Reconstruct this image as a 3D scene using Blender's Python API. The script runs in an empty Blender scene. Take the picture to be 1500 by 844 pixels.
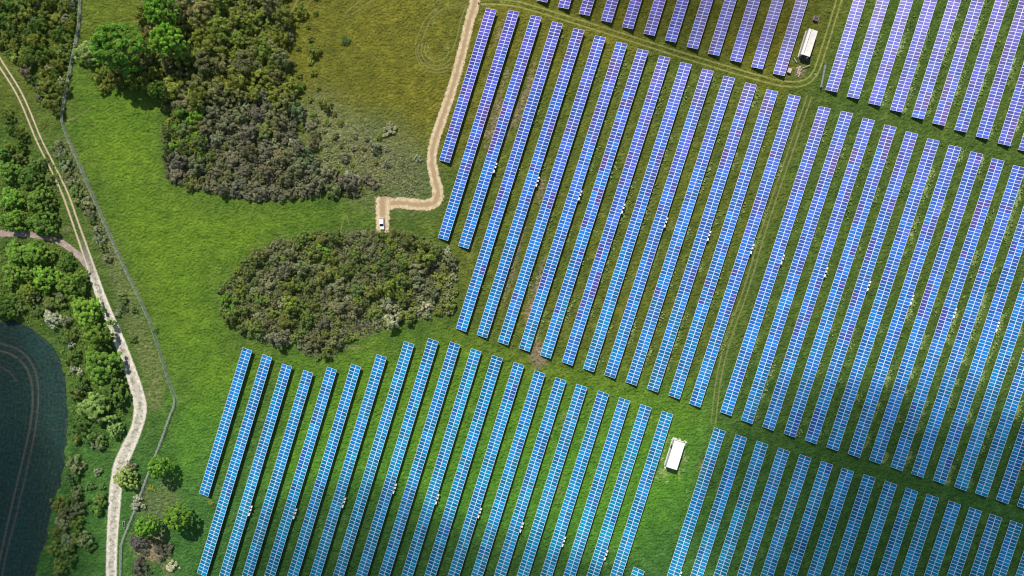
import bpy, bmesh, math, random
import numpy as np
from mathutils import Vector, Matrix

R = math.radians
rng = random.Random(11)
nrg = np.random.default_rng(5)
sc = bpy.context.scene
COL = sc.collection
CAM_H = 250.0
S = 0.2                                   # metres on the ground per photo pixel

# ------------------------------------------------------------------ helpers
def P(x, y, h=0.0):
    k = S * (CAM_H - h) / CAM_H
    return Vector(((x - 750.0) * k, (422.0 - y) * k, 0.0))

def tag(o, label=None, cat=None, group=None, kind=None):
    if label: o['label'] = label
    if cat: o['category'] = cat
    if group: o['group'] = group
    if kind: o['kind'] = kind
    return o

def link(o, parent=None):
    COL.objects.link(o)
    if parent is not None: o.parent = parent
    return o

def empty(name, loc, rz=0.0):
    o = bpy.data.objects.new(name, None)
    o.empty_display_size = 0.5
    o.location = loc
    o.rotation_euler = (0, 0, rz)
    return link(o)

class MB:
    """collects faces, with a material slot and a colour per face"""
    def __init__(self):
        self.v = []; self.f = []; self.m = []; self.c = []
    def poly(self, pts, m=0, c=(1, 1, 1)):
        n = len(self.v)
        self.v.extend(tuple(p) for p in pts)
        self.f.append(tuple(range(n, n + len(pts)))); self.m.append(m); self.c.append(c)
    def box(self, c, s, m=0, rot=None, col=(1, 1, 1), bev=0.0):
        x, y, z = s[0] / 2, s[1] / 2, s[2] / 2
        if bev <= 0:
            vs = [(-x,-y,-z),(x,-y,-z),(x,y,-z),(-x,y,-z),(-x,-y,z),(x,-y,z),(x,y,z),(-x,y,z)]
            fs = [(0,3,2,1),(4,5,6,7),(0,1,5,4),(1,2,6,5),(2,3,7,6),(3,0,4,7)]
        else:
            b = bev
            vs = [(-x,-y,-z),(x,-y,-z),(x,y,-z),(-x,y,-z),(-x,-y,z-b),(x,-y,z-b),(x,y,z-b),(-x,y,z-b),
                  (-x+b,-y+b,z),(x-b,-y+b,z),(x-b,y-b,z),(-x+b,y-b,z)]
            fs = [(0,3,2,1),(0,1,5,4),(1,2,6,5),(2,3,7,6),(3,0,4,7),(4,5,9,8),(5,6,10,9),(6,7,11,10),(7,4,8,11),(8,9,10,11)]
        n = len(self.v)
        for p in vs:
            q = Vector(p)
            if rot is not None: q = rot @ q
            self.v.append((q.x + c[0], q.y + c[1], q.z + c[2]))
        for f in fs:
            self.f.append(tuple(n + i for i in f)); self.m.append(m); self.c.append(col)
    def tube(self, a, b, r0, r1=None, n=6, m=0, col=(1, 1, 1)):
        a = Vector(a); b = Vector(b); r1 = r0 if r1 is None else r1
        d = (b - a).normalized()
        u = d.orthogonal().normalized(); w = d.cross(u)
        k = len(self.v)
        for (p, r) in ((a, r0), (b, r1)):
            for i in range(n):
                t = 2 * math.pi * i / n
                q = p + u * (r * math.cos(t)) + w * (r * math.sin(t))
                self.v.append(tuple(q))
        for i in range(n):
            j = (i + 1) % n
            self.f.append((k + i, k + j, k + n + j, k + n + i)); self.m.append(m); self.c.append(col)
        self.f.append(tuple(k + n + i for i in range(n))); self.m.append(m); self.c.append(col)
        self.f.append(tuple(k + i for i in reversed(range(n)))); self.m.append(m); self.c.append(col)
    def mesh(self, name, mats, attr='tint'):
        me = bpy.data.meshes.new(name)
        me.from_pydata(self.v, [], self.f)
        for mt in mats: me.materials.append(mt)
        me.polygons.foreach_set('material_index', self.m)
        at = me.attributes.new(attr, 'FLOAT_COLOR', 'FACE') if False else None
        ca = me.color_attributes.new(attr, 'FLOAT_COLOR', 'CORNER')
        tot = np.array([len(f) for f in self.f])
        cc = np.repeat(np.c_[np.array(self.c, dtype=np.float32), np.ones(len(self.f), np.float32)], tot, axis=0)
        ca.data.foreach_set('color', cc.astype(np.float32).ravel())
        me.update()
        return me
    def build(self, name, mats, parent=None, attr='tint'):
        if not isinstance(mats, (list, tuple)): mats = [mats]
        return link(bpy.data.objects.new(name, self.mesh(name, mats, attr)), parent)

# numpy value noise ----------------------------------------------------------
def vnoise(x, y, scale, seed):
    g = np.random.default_rng(seed).random((257, 257))
    g[256, :] = g[0, :]; g[:, 256] = g[:, 0]
    u = np.mod(x / scale + 40.3, 256); v = np.mod(y / scale + 71.7, 256)
    i = np.floor(u).astype(int); j = np.floor(v).astype(int)
    fu = u - i; fv = v - j
    fu = fu * fu * (3 - 2 * fu); fv = fv * fv * (3 - 2 * fv)
    a = g[i, j] * (1 - fu) + g[i + 1, j] * fu
    b = g[i, j + 1] * (1 - fu) + g[i + 1, j + 1] * fu
    return a * (1 - fv) + b * fv

def fbm(x, y, scale, seed, o=4):
    t = 0; a = 0.5; n = 0
    for k in range(o):
        t = t + a * vnoise(x, y, scale / 2 ** k, seed + k); n += a; a *= 0.55
    return t / n

def sstep(a, b, x):
    t = np.clip((x - a) / (b - a), 0, 1)
    return t * t * (3 - 2 * t)

def seg_dist(x, y, pts):
    d = np.full(np.shape(x), 1e9)
    for (ax, ay), (bx, by) in zip(pts[:-1], pts[1:]):
        vx, vy = bx - ax, by - ay
        t = np.clip(((x - ax) * vx + (y - ay) * vy) / (vx * vx + vy * vy + 1e-9), 0, 1)
        d = np.minimum(d, np.hypot(x - ax - t * vx, y - ay - t * vy))
    return d

def inside(x, y, poly):
    r = np.zeros(np.shape(x), bool)
    n = len(poly)
    for i in range(n):
        ax, ay = poly[i]; bx, by = poly[(i + 1) % n]
        c = ((ay > y) != (by > y)) & (x < (bx - ax) * (y - ay) / ((by - ay) if by != ay else 1e-9) + ax)
        r ^= c
    return r

def sdist(x, y, poly):                       # positive inside, in photo pixels
    d = seg_dist(x, y, list(poly) + [poly[0]])
    return np.where(inside(x, y, poly), d, -d)

# ------------------------------------------------------------------ materials
def newmat(name):
    m = bpy.data.materials.new(name); m.use_nodes = True
    nt = m.node_tree
    b = nt.nodes['Principled BSDF']
    return m, nt, b

def N(nt, typ, **kw):
    n = nt.nodes.new(typ)
    for k, v in kw.items(): setattr(n, k, v)
    return n

def L(nt, a, b): nt.links.new(a, b)

def noise(nt, vec, scale, detail=4, rough=0.55, dist=0.0):
    n = N(nt, 'ShaderNodeTexNoise')
    n.inputs['Scale'].default_value = scale
    n.inputs['Detail'].default_value = detail
    n.inputs['Roughness'].default_value = rough
    n.inputs['Distortion'].default_value = dist
    if vec is not None: L(nt, vec, n.inputs['Vector'])
    return n.outputs['Fac']

def ramp(nt, fac, stops):
    r = N(nt, 'ShaderNodeValToRGB')
    e = r.color_ramp.elements
    while len(e) > 1: e.remove(e[-1])
    e[0].position = stops[0][0]; e[0].color = (*stops[0][1], 1)
    for p, c in stops[1:]:
        k = e.new(p); k.color = (*c, 1)
    L(nt, fac, r.inputs['Fac'])
    return r.outputs['Color']

def mix(nt, fac, a, b, mode='MIX'):
    n = N(nt, 'ShaderNodeMix', data_type='RGBA', blend_type=mode)
    for sock, val in ((n.inputs[0], fac), (n.inputs[6], a), (n.inputs[7], b)):
        if hasattr(val, 'is_linked'): L(nt, val, sock)
        elif isinstance(val, (int, float)): sock.default_value = val
        else: sock.default_value = (*val, 1)
    return n.outputs[2]

def mth(nt, op, a, b=None, c=None, clamp=False):
    n = N(nt, 'ShaderNodeMath', operation=op, use_clamp=clamp)
    for i, val in enumerate((a, b, c)):
        if val is None: continue
        if hasattr(val, 'is_linked'): L(nt, val, n.inputs[i])
        else: n.inputs[i].default_value = val
    return n.outputs[0]

def smooth(nt, x, a, b):
    n = N(nt, 'ShaderNodeMapRange', interpolation_type='SMOOTHSTEP')
    L(nt, x, n.inputs['Value'])
    n.inputs['From Min'].default_value = a; n.inputs['From Max'].default_value = b
    return n.outputs['Result']

def attr(nt, name):
    return N(nt, 'ShaderNodeAttribute', attribute_name=name)

def objcoord(nt):
    return N(nt, 'ShaderNodeNewGeometry').outputs['Position']

def bump(nt, b, height, strength, dist):
    n = N(nt, 'ShaderNodeBump')
    n.inputs['Strength'].default_value = strength
    n.inputs['Distance'].default_value = dist
    L(nt, height, n.inputs['Height'])
    L(nt, n.outputs['Normal'], b.inputs['Normal'])

def simple(name, col, rough=0.6, metal=0.0, var=0.12, scale=3.0, spec=0.4):
    m, nt, b = newmat(name)
    p = objcoord(nt)
    f = noise(nt, p, scale, 5)
    lo = tuple(c * (1 - var) for c in col); hi = tuple(min(1, c * (1 + var)) for c in col)
    L(nt, ramp(nt, f, [(0.3, lo), (0.7, hi)]), b.inputs['Base Color'])
    b.inputs['Roughness'].default_value = rough
    b.inputs['Metallic'].default_value = metal
    b.inputs['Specular IOR Level'].default_value = spec
    return m

# solar cells: tint comes from each panel, a fine cell grid and dust break it up
def mat_cells():
    m, nt, b = newmat('solar_cells')
    t = attr(nt, 'tint').outputs['Color']
    p = objcoord(nt)
    dust = smooth(nt, mth(nt, 'ADD', mth(nt, 'MULTIPLY', noise(nt, p, 0.9, 4), 0.5), mth(nt, 'MULTIPLY', noise(nt, p, 0.07, 3), 0.5)), 0.38, 0.68)
    c = mix(nt, mth(nt, 'MULTIPLY', dust, 0.035), t, (0.42, 0.46, 0.55))
    L(nt, c, b.inputs['Base Color'])
    b.inputs['Roughness'].default_value = 0.33
    b.inputs['Specular IOR Level'].default_value = 0.11
    return m
M_CELL = mat_cells()
M_FRAME = simple('aluminium_frame', (0.80, 0.83, 0.90), 0.45, 0.0, 0.04, 2.0)
M_STEEL = simple('galvanised_steel', (0.42, 0.44, 0.46), 0.45, 0.6, 0.1)
M_WHITE = simple('white_paint', (0.82, 0.82, 0.81), 0.45, 0, 0.05, 1.2)
M_ROOF = simple('white_roof', (0.84, 0.83, 0.80), 0.5, 0, 0.05, 0.8)
M_ROOFW = simple('cream_roof', (0.76, 0.70, 0.62), 0.5, 0, 0.08, 0.8)
M_WALL = simple('cabin_wall', (0.55, 0.54, 0.51), 0.7, 0, 0.08)
M_DARKG = simple('dark_grille', (0.05, 0.05, 0.055), 0.6)
M_GLASS = simple('car_glass', (0.012, 0.014, 0.018), 0.12, 0, 0.05, 3, 0.6)
M_CAR = simple('car_paint', (0.82, 0.82, 0.83), 0.25, 0, 0.02)
M_TYRE = simple('rubber', (0.025, 0.025, 0.025), 0.8)
M_WIRE = simple('fence_wire', (0.60, 0.60, 0.55), 0.5, 0.2, 0.1, 1.0)
M_BARK = simple('bark', (0.10, 0.075, 0.055), 0.9, 0, 0.3, 6)
M_WOOD = simple('bleached_wood', (0.52, 0.42, 0.33), 0.8, 0, 0.2, 4)
M_RUST = simple('purple_brown_junk', (0.10, 0.07, 0.085), 0.7, 0, 0.4, 3)
M_PINK = simple('pinkish_plastic', (0.55, 0.38, 0.40), 0.6)
M_LAMP = simple('lamp_glass', (0.6, 0.6, 0.62), 0.2)
M_RED = simple('red_lamp', (0.35, 0.02, 0.02), 0.3)

def mat_foliage():
    m, nt, b = newmat('foliage')
    oi = N(nt, 'ShaderNodeObjectInfo')
    t = attr(nt, 'tint').outputs['Color']
    c = mix(nt, 1.0, oi.outputs['Color'], t, 'MULTIPLY')
    L(nt, c, b.inputs['Base Color'])
    b.inputs['Roughness'].default_value = 0.65
    b.inputs['Specular IOR Level'].default_value = 0.25
    tr = N(nt, 'ShaderNodeBsdfTranslucent')
    L(nt, c, tr.inputs['Color'])
    ms = N(nt, 'ShaderNodeMixShader'); ms.inputs[0].default_value = 0.32
    L(nt, b.outputs[0], ms.inputs[1]); L(nt, tr.outputs[0], ms.inputs[2])
    L(nt, ms.outputs[0], nt.nodes['Material Output'].inputs['Surface'])
    return m
M_LEAF = mat_foliage()

def mat_ground():
    m, nt, b = newmat('meadow')
    p = objcoord(nt)
    a = N(nt, 'ShaderNodeSeparateColor'); L(nt, attr(nt, 'mask_a').outputs['Color'], a.inputs[0])
    d = N(nt, 'ShaderNodeSeparateColor'); L(nt, attr(nt, 'mask_b').outputs['Color'], d.inputs[0])
    olive, rough, soil = a.outputs[0], a.outputs[1], a.outputs[2]
    pale, lush, chalk = d.outputs[0], d.outputs[1], d.outputs[2]
    big = noise(nt, p, 0.045, 5, 0.6)
    mid = noise(nt, p, 0.35, 5, 0.65)
    fine = noise(nt, p, 1.15, 3, 0.6)
    vfine = noise(nt, p, 3.2, 3, 0.6)
    g = ramp(nt, mid, [(0.30, (0.046, 0.084, 0.016)), (0.52, (0.072, 0.122, 0.021)), (0.72, (0.118, 0.178, 0.036))])
    g = mix(nt, lush, g, ramp(nt, mid, [(0.30, (0.072, 0.138, 0.012)), (0.70, (0.142, 0.240, 0.021))]))
    ol = ramp(nt, mid, [(0.30, (0.086, 0.088, 0.012)), (0.55, (0.140, 0.142, 0.018)), (0.75, (0.212, 0.204, 0.036))])
    em = attr(nt, 'emerald').outputs['Fac']
    g = mix(nt, em, g, mix(nt, 1.0, g, (0.70, 1.16, 1.32), 'MULTIPLY'))
    g = mix(nt, olive, g, ol)
    rg = ramp(nt, noise(nt, p, 0.9, 5, 0.7), [(0.32, (0.075, 0.085, 0.030)), (0.52, (0.16, 0.17, 0.07)), (0.72, (0.36, 0.35, 0.20))])
    g = mix(nt, rough, g, rg)
    pw = smooth(nt, mth(nt, 'ADD', pale, mth(nt, 'MULTIPLY', mth(nt, 'SUBTRACT', noise(nt, p, 0.55, 4, 0.6), 0.5), 1.6)), 0.45, 0.95)
    g = mix(nt, pw, g, ramp(nt, fine, [(0.3, (0.13, 0.22, 0.05)), (0.7, (0.34, 0.42, 0.17))]))
    so = smooth(nt, mth(nt, 'ADD', soil, mth(nt, 'MULTIPLY', mth(nt, 'SUBTRACT', noise(nt, p, 0.5, 5, 0.7), 0.5), 1.3)), 0.30, 0.85)
    g = mix(nt, so, g, ramp(nt, fine, [(0.3, (0.13, 0.10, 0.055)), (0.7, (0.30, 0.24, 0.15))]))
    ch = smooth(nt, mth(nt, 'ADD', chalk, mth(nt, 'MULTIPLY', mth(nt, 'SUBTRACT', noise(nt, p, 0.9, 5, 0.75), 0.5), 1.6)), 0.45, 0.62)
    g = mix(nt, ch, g, (0.74, 0.70, 0.62))
    v = mth(nt, 'ADD', mth(nt, 'MULTIPLY', fine, 0.9), mth(nt, 'MULTIPLY', vfine, 0.6))
    k = ramp(nt, mth(nt, 'MULTIPLY', v, 0.667), [(0.34, (0.55, 0.58, 0.55)), (0.5, (1, 1, 1)), (0.66, (1.38, 1.32, 1.22))])
    g = mix(nt, 0.72, g, k, 'MULTIPLY')
    k2 = ramp(nt, big, [(0.3, (0.72, 0.82, 0.85)), (0.7, (1.25, 1.14, 1.05))])
    g = mix(nt, 0.8, g, k2, 'MULTIPLY')
    L(nt, g, b.inputs['Base Color'])
    b.inputs['Roughness'].default_value = 0.9
    b.inputs['Specular IOR Level'].default_value = 0.12
    h = mth(nt, 'ADD', mth(nt, 'MULTIPLY', noise(nt, p, 1.35, 2, 0.5), 1.0), mth(nt, 'MULTIPLY', noise(nt, p, 0.4, 2, 0.5), 0.8))
    bump(nt, b, h, 1.0, 0.85)
    return m

def mat_track(name, cols, edge=0.75, ruts=0.0, cover=1.0, nscale=0.8, dark=None, mid=None, wob=0.9):
    """a sheet whose worn edge lets the meadow show; 'across' runs -1..1"""
    m, nt, b = newmat(name)
    p = objcoord(nt)
    ac = mth(nt, 'ABSOLUTE', attr(nt, 'across').outputs['Fac'])
    f = noise(nt, p, nscale, 6, 0.7)
    c = ramp(nt, f, [(0.3, cols[0]), (0.5, cols[1]), (0.72, cols[2])])
    if ruts > 0.8 and dark is not None:
        c = mix(nt, attr(nt, 'solid').outputs['Fac'], mix(nt, 1.0, c, (0.95, 0.82, 0.66), 'MULTIPLY'), c)
    if mid is not None:
        band = mth(nt, 'SUBTRACT', 1.0, smooth(nt, mth(nt, 'ADD', ac, mth(nt, 'MULTIPLY', mth(nt, 'SUBTRACT', noise(nt, p, 0.7, 4), 0.5), 0.8)), 0.18, 0.5))
        c = mix(nt, mth(nt, 'MULTIPLY', band, 0.9), c, mid)
    if dark is not None:
        sp = mth(nt, 'MULTIPLY', smooth(nt, noise(nt, p, 0.75, 5, 0.8), 0.47, 0.60), 0.85)
        ctr = mth(nt, 'SUBTRACT', 1.0, smooth(nt, ac, 0.2, 0.75))
        c = mix(nt, mth(nt, 'MULTIPLY', sp, ctr), c, dark)
    L(nt, c, b.inputs['Base Color'])
    b.inputs['Roughness'].default_value = 0.95
    b.inputs['Specular IOR Level'].default_value = 0.1
    n1 = mth(nt, 'MULTIPLY', mth(nt, 'SUBTRACT', noise(nt, p, 1.1, 5, 0.75), 0.5), wob)
    e = mth(nt, 'SUBTRACT', 1.0, smooth(nt, mth(nt, 'ADD', ac, n1), edge, edge + 0.22))
    if ruts > 0:
        # two worn wheel lines, grass left between them
        rr = mth(nt, 'ABSOLUTE', mth(nt, 'SUBTRACT', ac, 0.56))
        w = mth(nt, 'SUBTRACT', 1.0, smooth(nt, mth(nt, 'ADD', rr, mth(nt, 'MULTIPLY', n1, 0.8)), 0.04, 0.34))
        rt = attr(nt, 'solid').outputs['Fac']
        e = mth(nt, 'MAXIMUM', mth(nt, 'MULTIPLY', w, ruts), mth(nt, 'MULTIPLY', e, rt))
    e = mth(nt, 'MULTIPLY', e, cover)
    L(nt, e, b.inputs['Alpha'])
    bump(nt, b, f, 0.6, 0.12)
    return m

def mat_field():
    m, nt, b = newmat('young_crop')
    p = objcoord(nt)
    f = noise(nt, p, 1.0, 6, 0.75)
    c = ramp(nt, f, [(0.32, (0.016, 0.036, 0.036)), (0.5, (0.026, 0.058, 0.044)), (0.68, (0.060, 0.102, 0.074))])
    big = noise(nt, p, 0.05, 3)
    c = mix(nt, smooth(nt, big, 0.35, 0.7), c, ramp(nt, f, [(0.32, (0.012, 0.044, 0.040)), (0.68, (0.042, 0.104, 0.086))]))
    dr = mth(nt, 'SINE', mth(nt, 'MULTIPLY', attr(nt, 'drill').outputs['Fac'], 5.6))
    c = mix(nt, 0.20, c, ramp(nt, mth(nt, 'MULTIPLY_ADD', dr, 0.5, 0.5), [(0.0, (0.62, 0.60, 0.58)), (1.0, (1.3, 1.32, 1.25))]), 'MULTIPLY')
    edge = attr(nt, 'edge').outputs['Fac']
    c = mix(nt, mth(nt, 'MULTIPLY', edge, smooth(nt, f, 0.42, 0.6)), c, (0.07, 0.085, 0.08))
    tr = attr(nt, 'tram').outputs['Fac']
    c = mix(nt, mth(nt, 'MULTIPLY', tr, smooth(nt, noise(nt, p, 0.45, 5, 0.7), 0.28, 0.48)), c, (0.17, 0.14, 0.115))
    L(nt, c, b.inputs['Base Color'])
    b.inputs['Roughness'].default_value = 0.9
    b.inputs['Specular IOR Level'].default_value = 0.1
    bump(nt, b, f, 1.0, 1.3)
    return m

# ------------------------------------------------------------------ places traced from the photograph (pixels)
OVAL = [(320,424),(325,453),(335,473),(354,488),(391,500),(433,503),(448,520),(468,525),(492,520),(502,500),(544,488),(579,475),(626,463),(658,458),(668,429),(671,392),(655,365),(621,352),(576,337),(520,341),(470,342),(421,350),(379,365),(359,379),(342,404)]
UPPER = [(239,215),(243,255),(266,273),(315,280),(356,291),(410,293),(446,287),(478,282),(522,287),(530,270),(500,255),(475,232),(444,219),(432,194),(441,160),(421,140),(387,133),(331,133),(286,140),(255,165),(237,185)]
OLIVE = [(137,104),(190,92),(205,60),(214,-12),(415,-12),(425,40),(415,80),(432,120),(426,150),(331,136),(255,165),(240,158),(234,138),(190,126),(150,132),(136,122)]
FIELD = [(-60,472),(0,470),(20,468),(50,484),(75,505),(90,530),(97,565),(100,605),(98,645),(92,690),(80,732),(72,770),(61,810),(48,850),(36,900),(-60,900)]
ROUGH = [(430,160),(470,140),(520,165),(580,185),(625,235),(632,285),(575,293),(530,290),(505,255),(470,225),(440,205)]
TRACK = [(-22,55,10),(0,92,10),(30,141,10),(57,205,10),(75,241,10),(95,283,11),(110,325,11),(124,365,12),(136,400,13),(147,432,14),(160,465,15),(175,500,16),(188,535,17),(200,570,18),(205.5,600,19),(199,630,17),(188,655,19),(177,680,20),(171,705,18),(168,735,18),(166,765,17),(164,800,16),(163,845,16),(162,900,16)]
BRANCH = [(-40,341,9),(0,342,9),(30,342.5,9),(60,346,9),(85,353,9),(105,366,9),(122,381,10),(136,402,9)]
SANDY = [(697,-30,16),(695,5,15),(688,30,14),(681,60,14),(671,100,14),(659,140,14),(647,175,14),(637,205,14),(632.5,232,14),(636,258,15),(641,278,16),(640,292,17),(628,300,16),(604,299,16),(585,297,16),(566,299,18)]
STUB = [(560.5,288,20),(560.5,305,19),(560.5,325,18),(561,341,18)]
FENCE = [(120,-25),(118,20),(116,45),(112,65),(107,88),(101,118),(96,145),(91.5,172),(93,182),(101,205),(112,228),(135,283),(160,340),(187,400),(203,433),(222,475),(233,510),(248,558),(258.5,588),(250,608),(239,640),(228,668),(215,702),(203,735),(190,768),(179,795),(177.5,845),(177,890)]

A_top = [(720,12.8),(753.3,15.5),(785.3,24.8),(816.5,34.1),(848,44),(879.5,54.1),(911,63.5),(942,73),(973.9,83.2),(1005.3,92.5),(1037.3,102),(1068.8,112),(1100.5,122),(1131.7,132),(1164,141.3)]
A_bot = [(650.7,237.2),(648.5,351.3),(679.2,361.2),(675.5,482.7),(706.1,492),(736.8,502.7),(768,512),(798.7,522.7),(830.7,532.8),(861.9,542.7),(892.8,552.5),(924,563.2),(955.5,572.8),(987.2,582.7),(1018,592.8)]
B_bot = [(794,1),(825.3,10.7),(856,20.5),(888,30.7),(919.2,40.5),(951,50.1),(982.1,60),(1014.1,69.9),(1045.3,79.5),(1077.3,89.3),(1108.8,99.5),(1140.8,109.3)]
C_bot = [(1217.9,132.8),(1249.3,142.7),(1280.8,152.8),(1312.5,162.7),(1344,173.3),(1374.7,182.7),(1406.7,192.5),(1438.1,202.7),(1470.1,212.8),(1500.5,222.5),(1532,232)]
D_top = [(1208.5,156.3),(1240.5,165.3),(1272.5,175.2),(1304.3,185.3),(1335.7,195.2),(1367.5,204.8),(1399,215),(1430.7,224.7),(1462,234.8),(1493.3,244.7),(1525,254.5),(1557,264.3),(1589,274),(1621,284),(1653,294)]
D_bot = [(1062.7,607.5),(1094,617.3),(1125.2,627.5),(1156.6,637.3),(1187.5,647),(1219,657.7),(1250.7,667),(1281.9,676.3),(1313.3,686.2),(1343.5,696.3),(1375.5,705.7),(1406.7,715.5),(1437.3,724.9),(1468,734.5),(1499,743.5)]
E_top = [(362.7,510.7),(391.5,522.1),(420.8,534.7),(452,543.5),(486.7,538.7),(521.9,534.7),(559.2,521.3),(599.5,502.1),(634.7,498.7),(666.7,503.5),(697.6,513.3),(728.5,523.5),(760,533.9),(791.5,544),(822.1,554.1),(852.8,564),(884.5,573.9),(915.5,584),(946.7,593.9),(978.1,604)]
F_top = [(1054.7,628.9),(1086.1,639),(1117.3,648),(1148.5,658.5),(1180,668.3),(1211.5,677.7),(1242.1,688.3),(1273.9,697.7),(1305.3,707),(1336,717.7),(1366.7,726.5),(1398.7,736.3),(1429.3,745.7),(1459.2,755.5),(1489.3,765.1),(1520.5,775)]

def weed_strip(x, y):
    """how tall and pale the weeds stand: strongest in the lee of the high edges on the right hand side"""
    t = np.zeros(np.shape(x))
    rows = [(a, b, .85 if 4 < i < 13 else .4) for i, (a, b) in enumerate(zip(D_top, D_bot))]
    rows += [((b[0] + (b[1] + 55) * 0.314, -55), b, .75 if i > 0 else .3) for i, b in enumerate(C_bot)]
    rows += [(a, b, .5 if i > 4 else .25) for i, (a, b) in enumerate(zip(A_top, A_bot)) if i > 2]
    rows += [(a, (a[0] - (905 - a[1]) * 0.31, 905), .35) for i, a in enumerate(E_top) if i > 1]
    for k, (a, b, w) in enumerate(rows):
        vx, vy = b[0] - a[0], b[1] - a[1]; ln = math.hypot(vx, vy)
        al = ((x - a[0]) * vx + (y - a[1]) * vy) / ln
        pe = ((x - a[0]) * -vy + (y - a[1]) * vx) / ln * -1
        band = sstep(5, 8.5, pe) * sstep(20, 11, pe) * sstep(-3, 3, al) * sstep(ln + 3, ln - 3, al)
        t = np.maximum(t, w * band * sstep(0.42, 0.66, fbm(al + 300 * k, pe * 2.5, 26, 400 + k)))
    return t

# ------------------------------------------------------------------ ground: one sheet to the horizon
def build_ground():
    def axis(half, step):
        a = np.arange(-half, half + 1e-6, step)
        out = []
        d = step; x = half
        while x < 6000:
            d *= 1.35; x += d; out.append(x)
        o = np.array(out)
        return np.r_[-o[::-1], a, o]
    xs = axis(176, 0.8); ys = axis(112, 0.8)
    nx, ny = len(xs), len(ys)
    X, Y = np.meshgrid(xs, ys)
    co = np.c_[X.ravel(), Y.ravel(), np.zeros(nx * ny)]
    i = np.arange(nx * ny).reshape(ny, nx)
    quads = np.stack([i[:-1, :-1], i[:-1, 1:], i[1:, 1:], i[1:, :-1]], -1).reshape(-1, 4)
    me = bpy.data.meshes.new('ground')
    me.vertices.add(len(co)); me.vertices.foreach_set('co', co.astype(np.float32).ravel())
    me.loops.add(quads.size); me.loops.foreach_set('vertex_index', quads.astype(np.int32).ravel())
    me.polygons.add(len(quads)); me.polygons.foreach_set('loop_start', (np.arange(len(quads)) * 4).astype(np.int32))
    me.update(calc_edges=True)
    x = co[:, 0] / S + 750; y = 422 - co[:, 1] / S
    w = (fbm(x, y, 60, 3) - 0.5) * 60
    w2 = (fbm(x, y, 18, 8) - 0.5) * 24
    # dry olive sward at the top, running out downwards
    ol = sstep(-60, 60, sdist(x + w, y + w, [(330,-200),(1300,-200),(1230,40),(1120,130),(960,70),(760,130),(690,260),(560,190),(430,170),(380,60)]))
    ol = np.maximum(ol, 0.5 * sstep(-30, 25, sdist(x + w2, y + w2, [(118,-60),(230,-60),(205,70),(120,70)])))
    ol = np.maximum(ol, 0.35 * sstep(-30, 25, sdist(x + w, y + w, [(-60,-60),(110,-60),(85,160),(40,200),(-60,90)])))
    ol = np.maximum(ol, 0.45 * sstep(-80, 60, sdist(x + w, y + w, [(690,0),(1190,140),(1010,560),(760,520),(660,430)])))
    ro = sstep(-40, 45, sdist(x + w2 + w * 0.6, y + w2 + w * 0.6, ROUGH)) * 0.85
    ro = np.maximum(ro, 0.7 * sstep(-7, 8, sdist(x + w2 * 0.5, y + w2 * 0.5, OVAL)))
    ro = np.maximum(ro, 0.5 * sstep(-6, 8, sdist(x + w2 * 0.5, y + w2 * 0.5, [(85,200),(100,205),(170,360),(215,470),(245,560),(235,600),(200,600),(215,560),(170,450),(130,330)])))
    ro = np.maximum(ro, 0.55 * sstep(-15, 15, sdist(x + w2, y + w2, [(200,720),(250,700),(262,740),(240,790),(205,760)])))
    lu = sstep(-50, 60, sdist(x + w, y + w, [(110,110),(230,130),(250,280),(520,310),(330,400),(330,500),(420,530),(320,640),(250,700),(260,560),(180,380),(110,220)]))
    lu = np.maximum(lu, 0.95 * sstep(-60, 40, sdist(x + w, y + w, [(420,540),(660,500),(1030,590),(1010,720),(900,800),(620,740),(400,700)])))
    lu = np.maximum(lu, 0.6 * sstep(-20, 40, sdist(x + w, y + w, [(110,-40),(200,-40),(200,150),(110,150)])))
    so = np.zeros_like(x)
    dirx, diry = -0.303, 0.953
    u = x * diry - y * dirx; v = x * dirx + y * diry        # across / along the rows
    st = fbm(u * 1.0, v * 0.12, 14, 21)
    so += 0.62 * sstep(-50, 40, sdist(x, y, [(700,10),(800,40),(830,330),(790,500),(690,430),(680,200)])) * sstep(0.50, 0.62, st)
    so += 0.30 * sstep(-60, 60, sdist(x, y, [(800,40),(1100,150),(1010,560),(800,500)])) * sstep(0.52, 0.66, st)
    for (cx, cy, rx, ry, a) in [(790,520,16,26,1.0),(775,470,10,40,.8),(826,640,10,60,.6),(818,720,8,40,.5),(1030,695,16,40,.55),(1172,104,12,14,.75),(1150,112,20,6,.4),(985,330,26,22,.35),(1050,720,10,26,.45),
                                (225,805,26,30,.85),(200,800,14,40,.6),(245,830,14,26,.7),(610,110,40,50,.25),(655,60,20,18,.25),(690,8,22,12,.6),(548,262,16,10,.5),(470,520,30,8,.6),(515,508,30,5,.7),(395,505,24,6,.5),(100,335,14,10,.5)]:
        so = np.maximum(so, a * np.exp(-(((x - cx) / rx) ** 2 + ((y - cy) / ry) ** 2)))
    so = np.maximum(so, 0.27 * sstep(0.50, 0.68, fbm(u, v * 0.10, 9, 29)) * sstep(-10, 10, sdist(x, y, [(690,0),(1520,-20),(1520,860),(280,860),(360,520),(560,500),(660,480)])))
    pa = np.zeros_like(x)
    pst = fbm(u * 1.0, v * 0.2, 11, 33)
    pa += 1.25 * weed_strip(x, y) + 0.16 * sstep(0.45, 0.65, pst)
    pa += 0.42 * np.exp(-((x - 680) / 130) ** 2 - ((y + 10) / 45) ** 2) + 0.35 * np.exp(-((x - 640) / 34) ** 2 - ((y - 75) / 40) ** 2)  # first term paints the warm glow at the top edge into the grass
    pa += 0.5 * sstep(-10, 30, sdist(x, y, [(940,700),(1010,620),(1060,620),(1010,760)])) * sstep(0.45, 0.62, pst)
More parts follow.
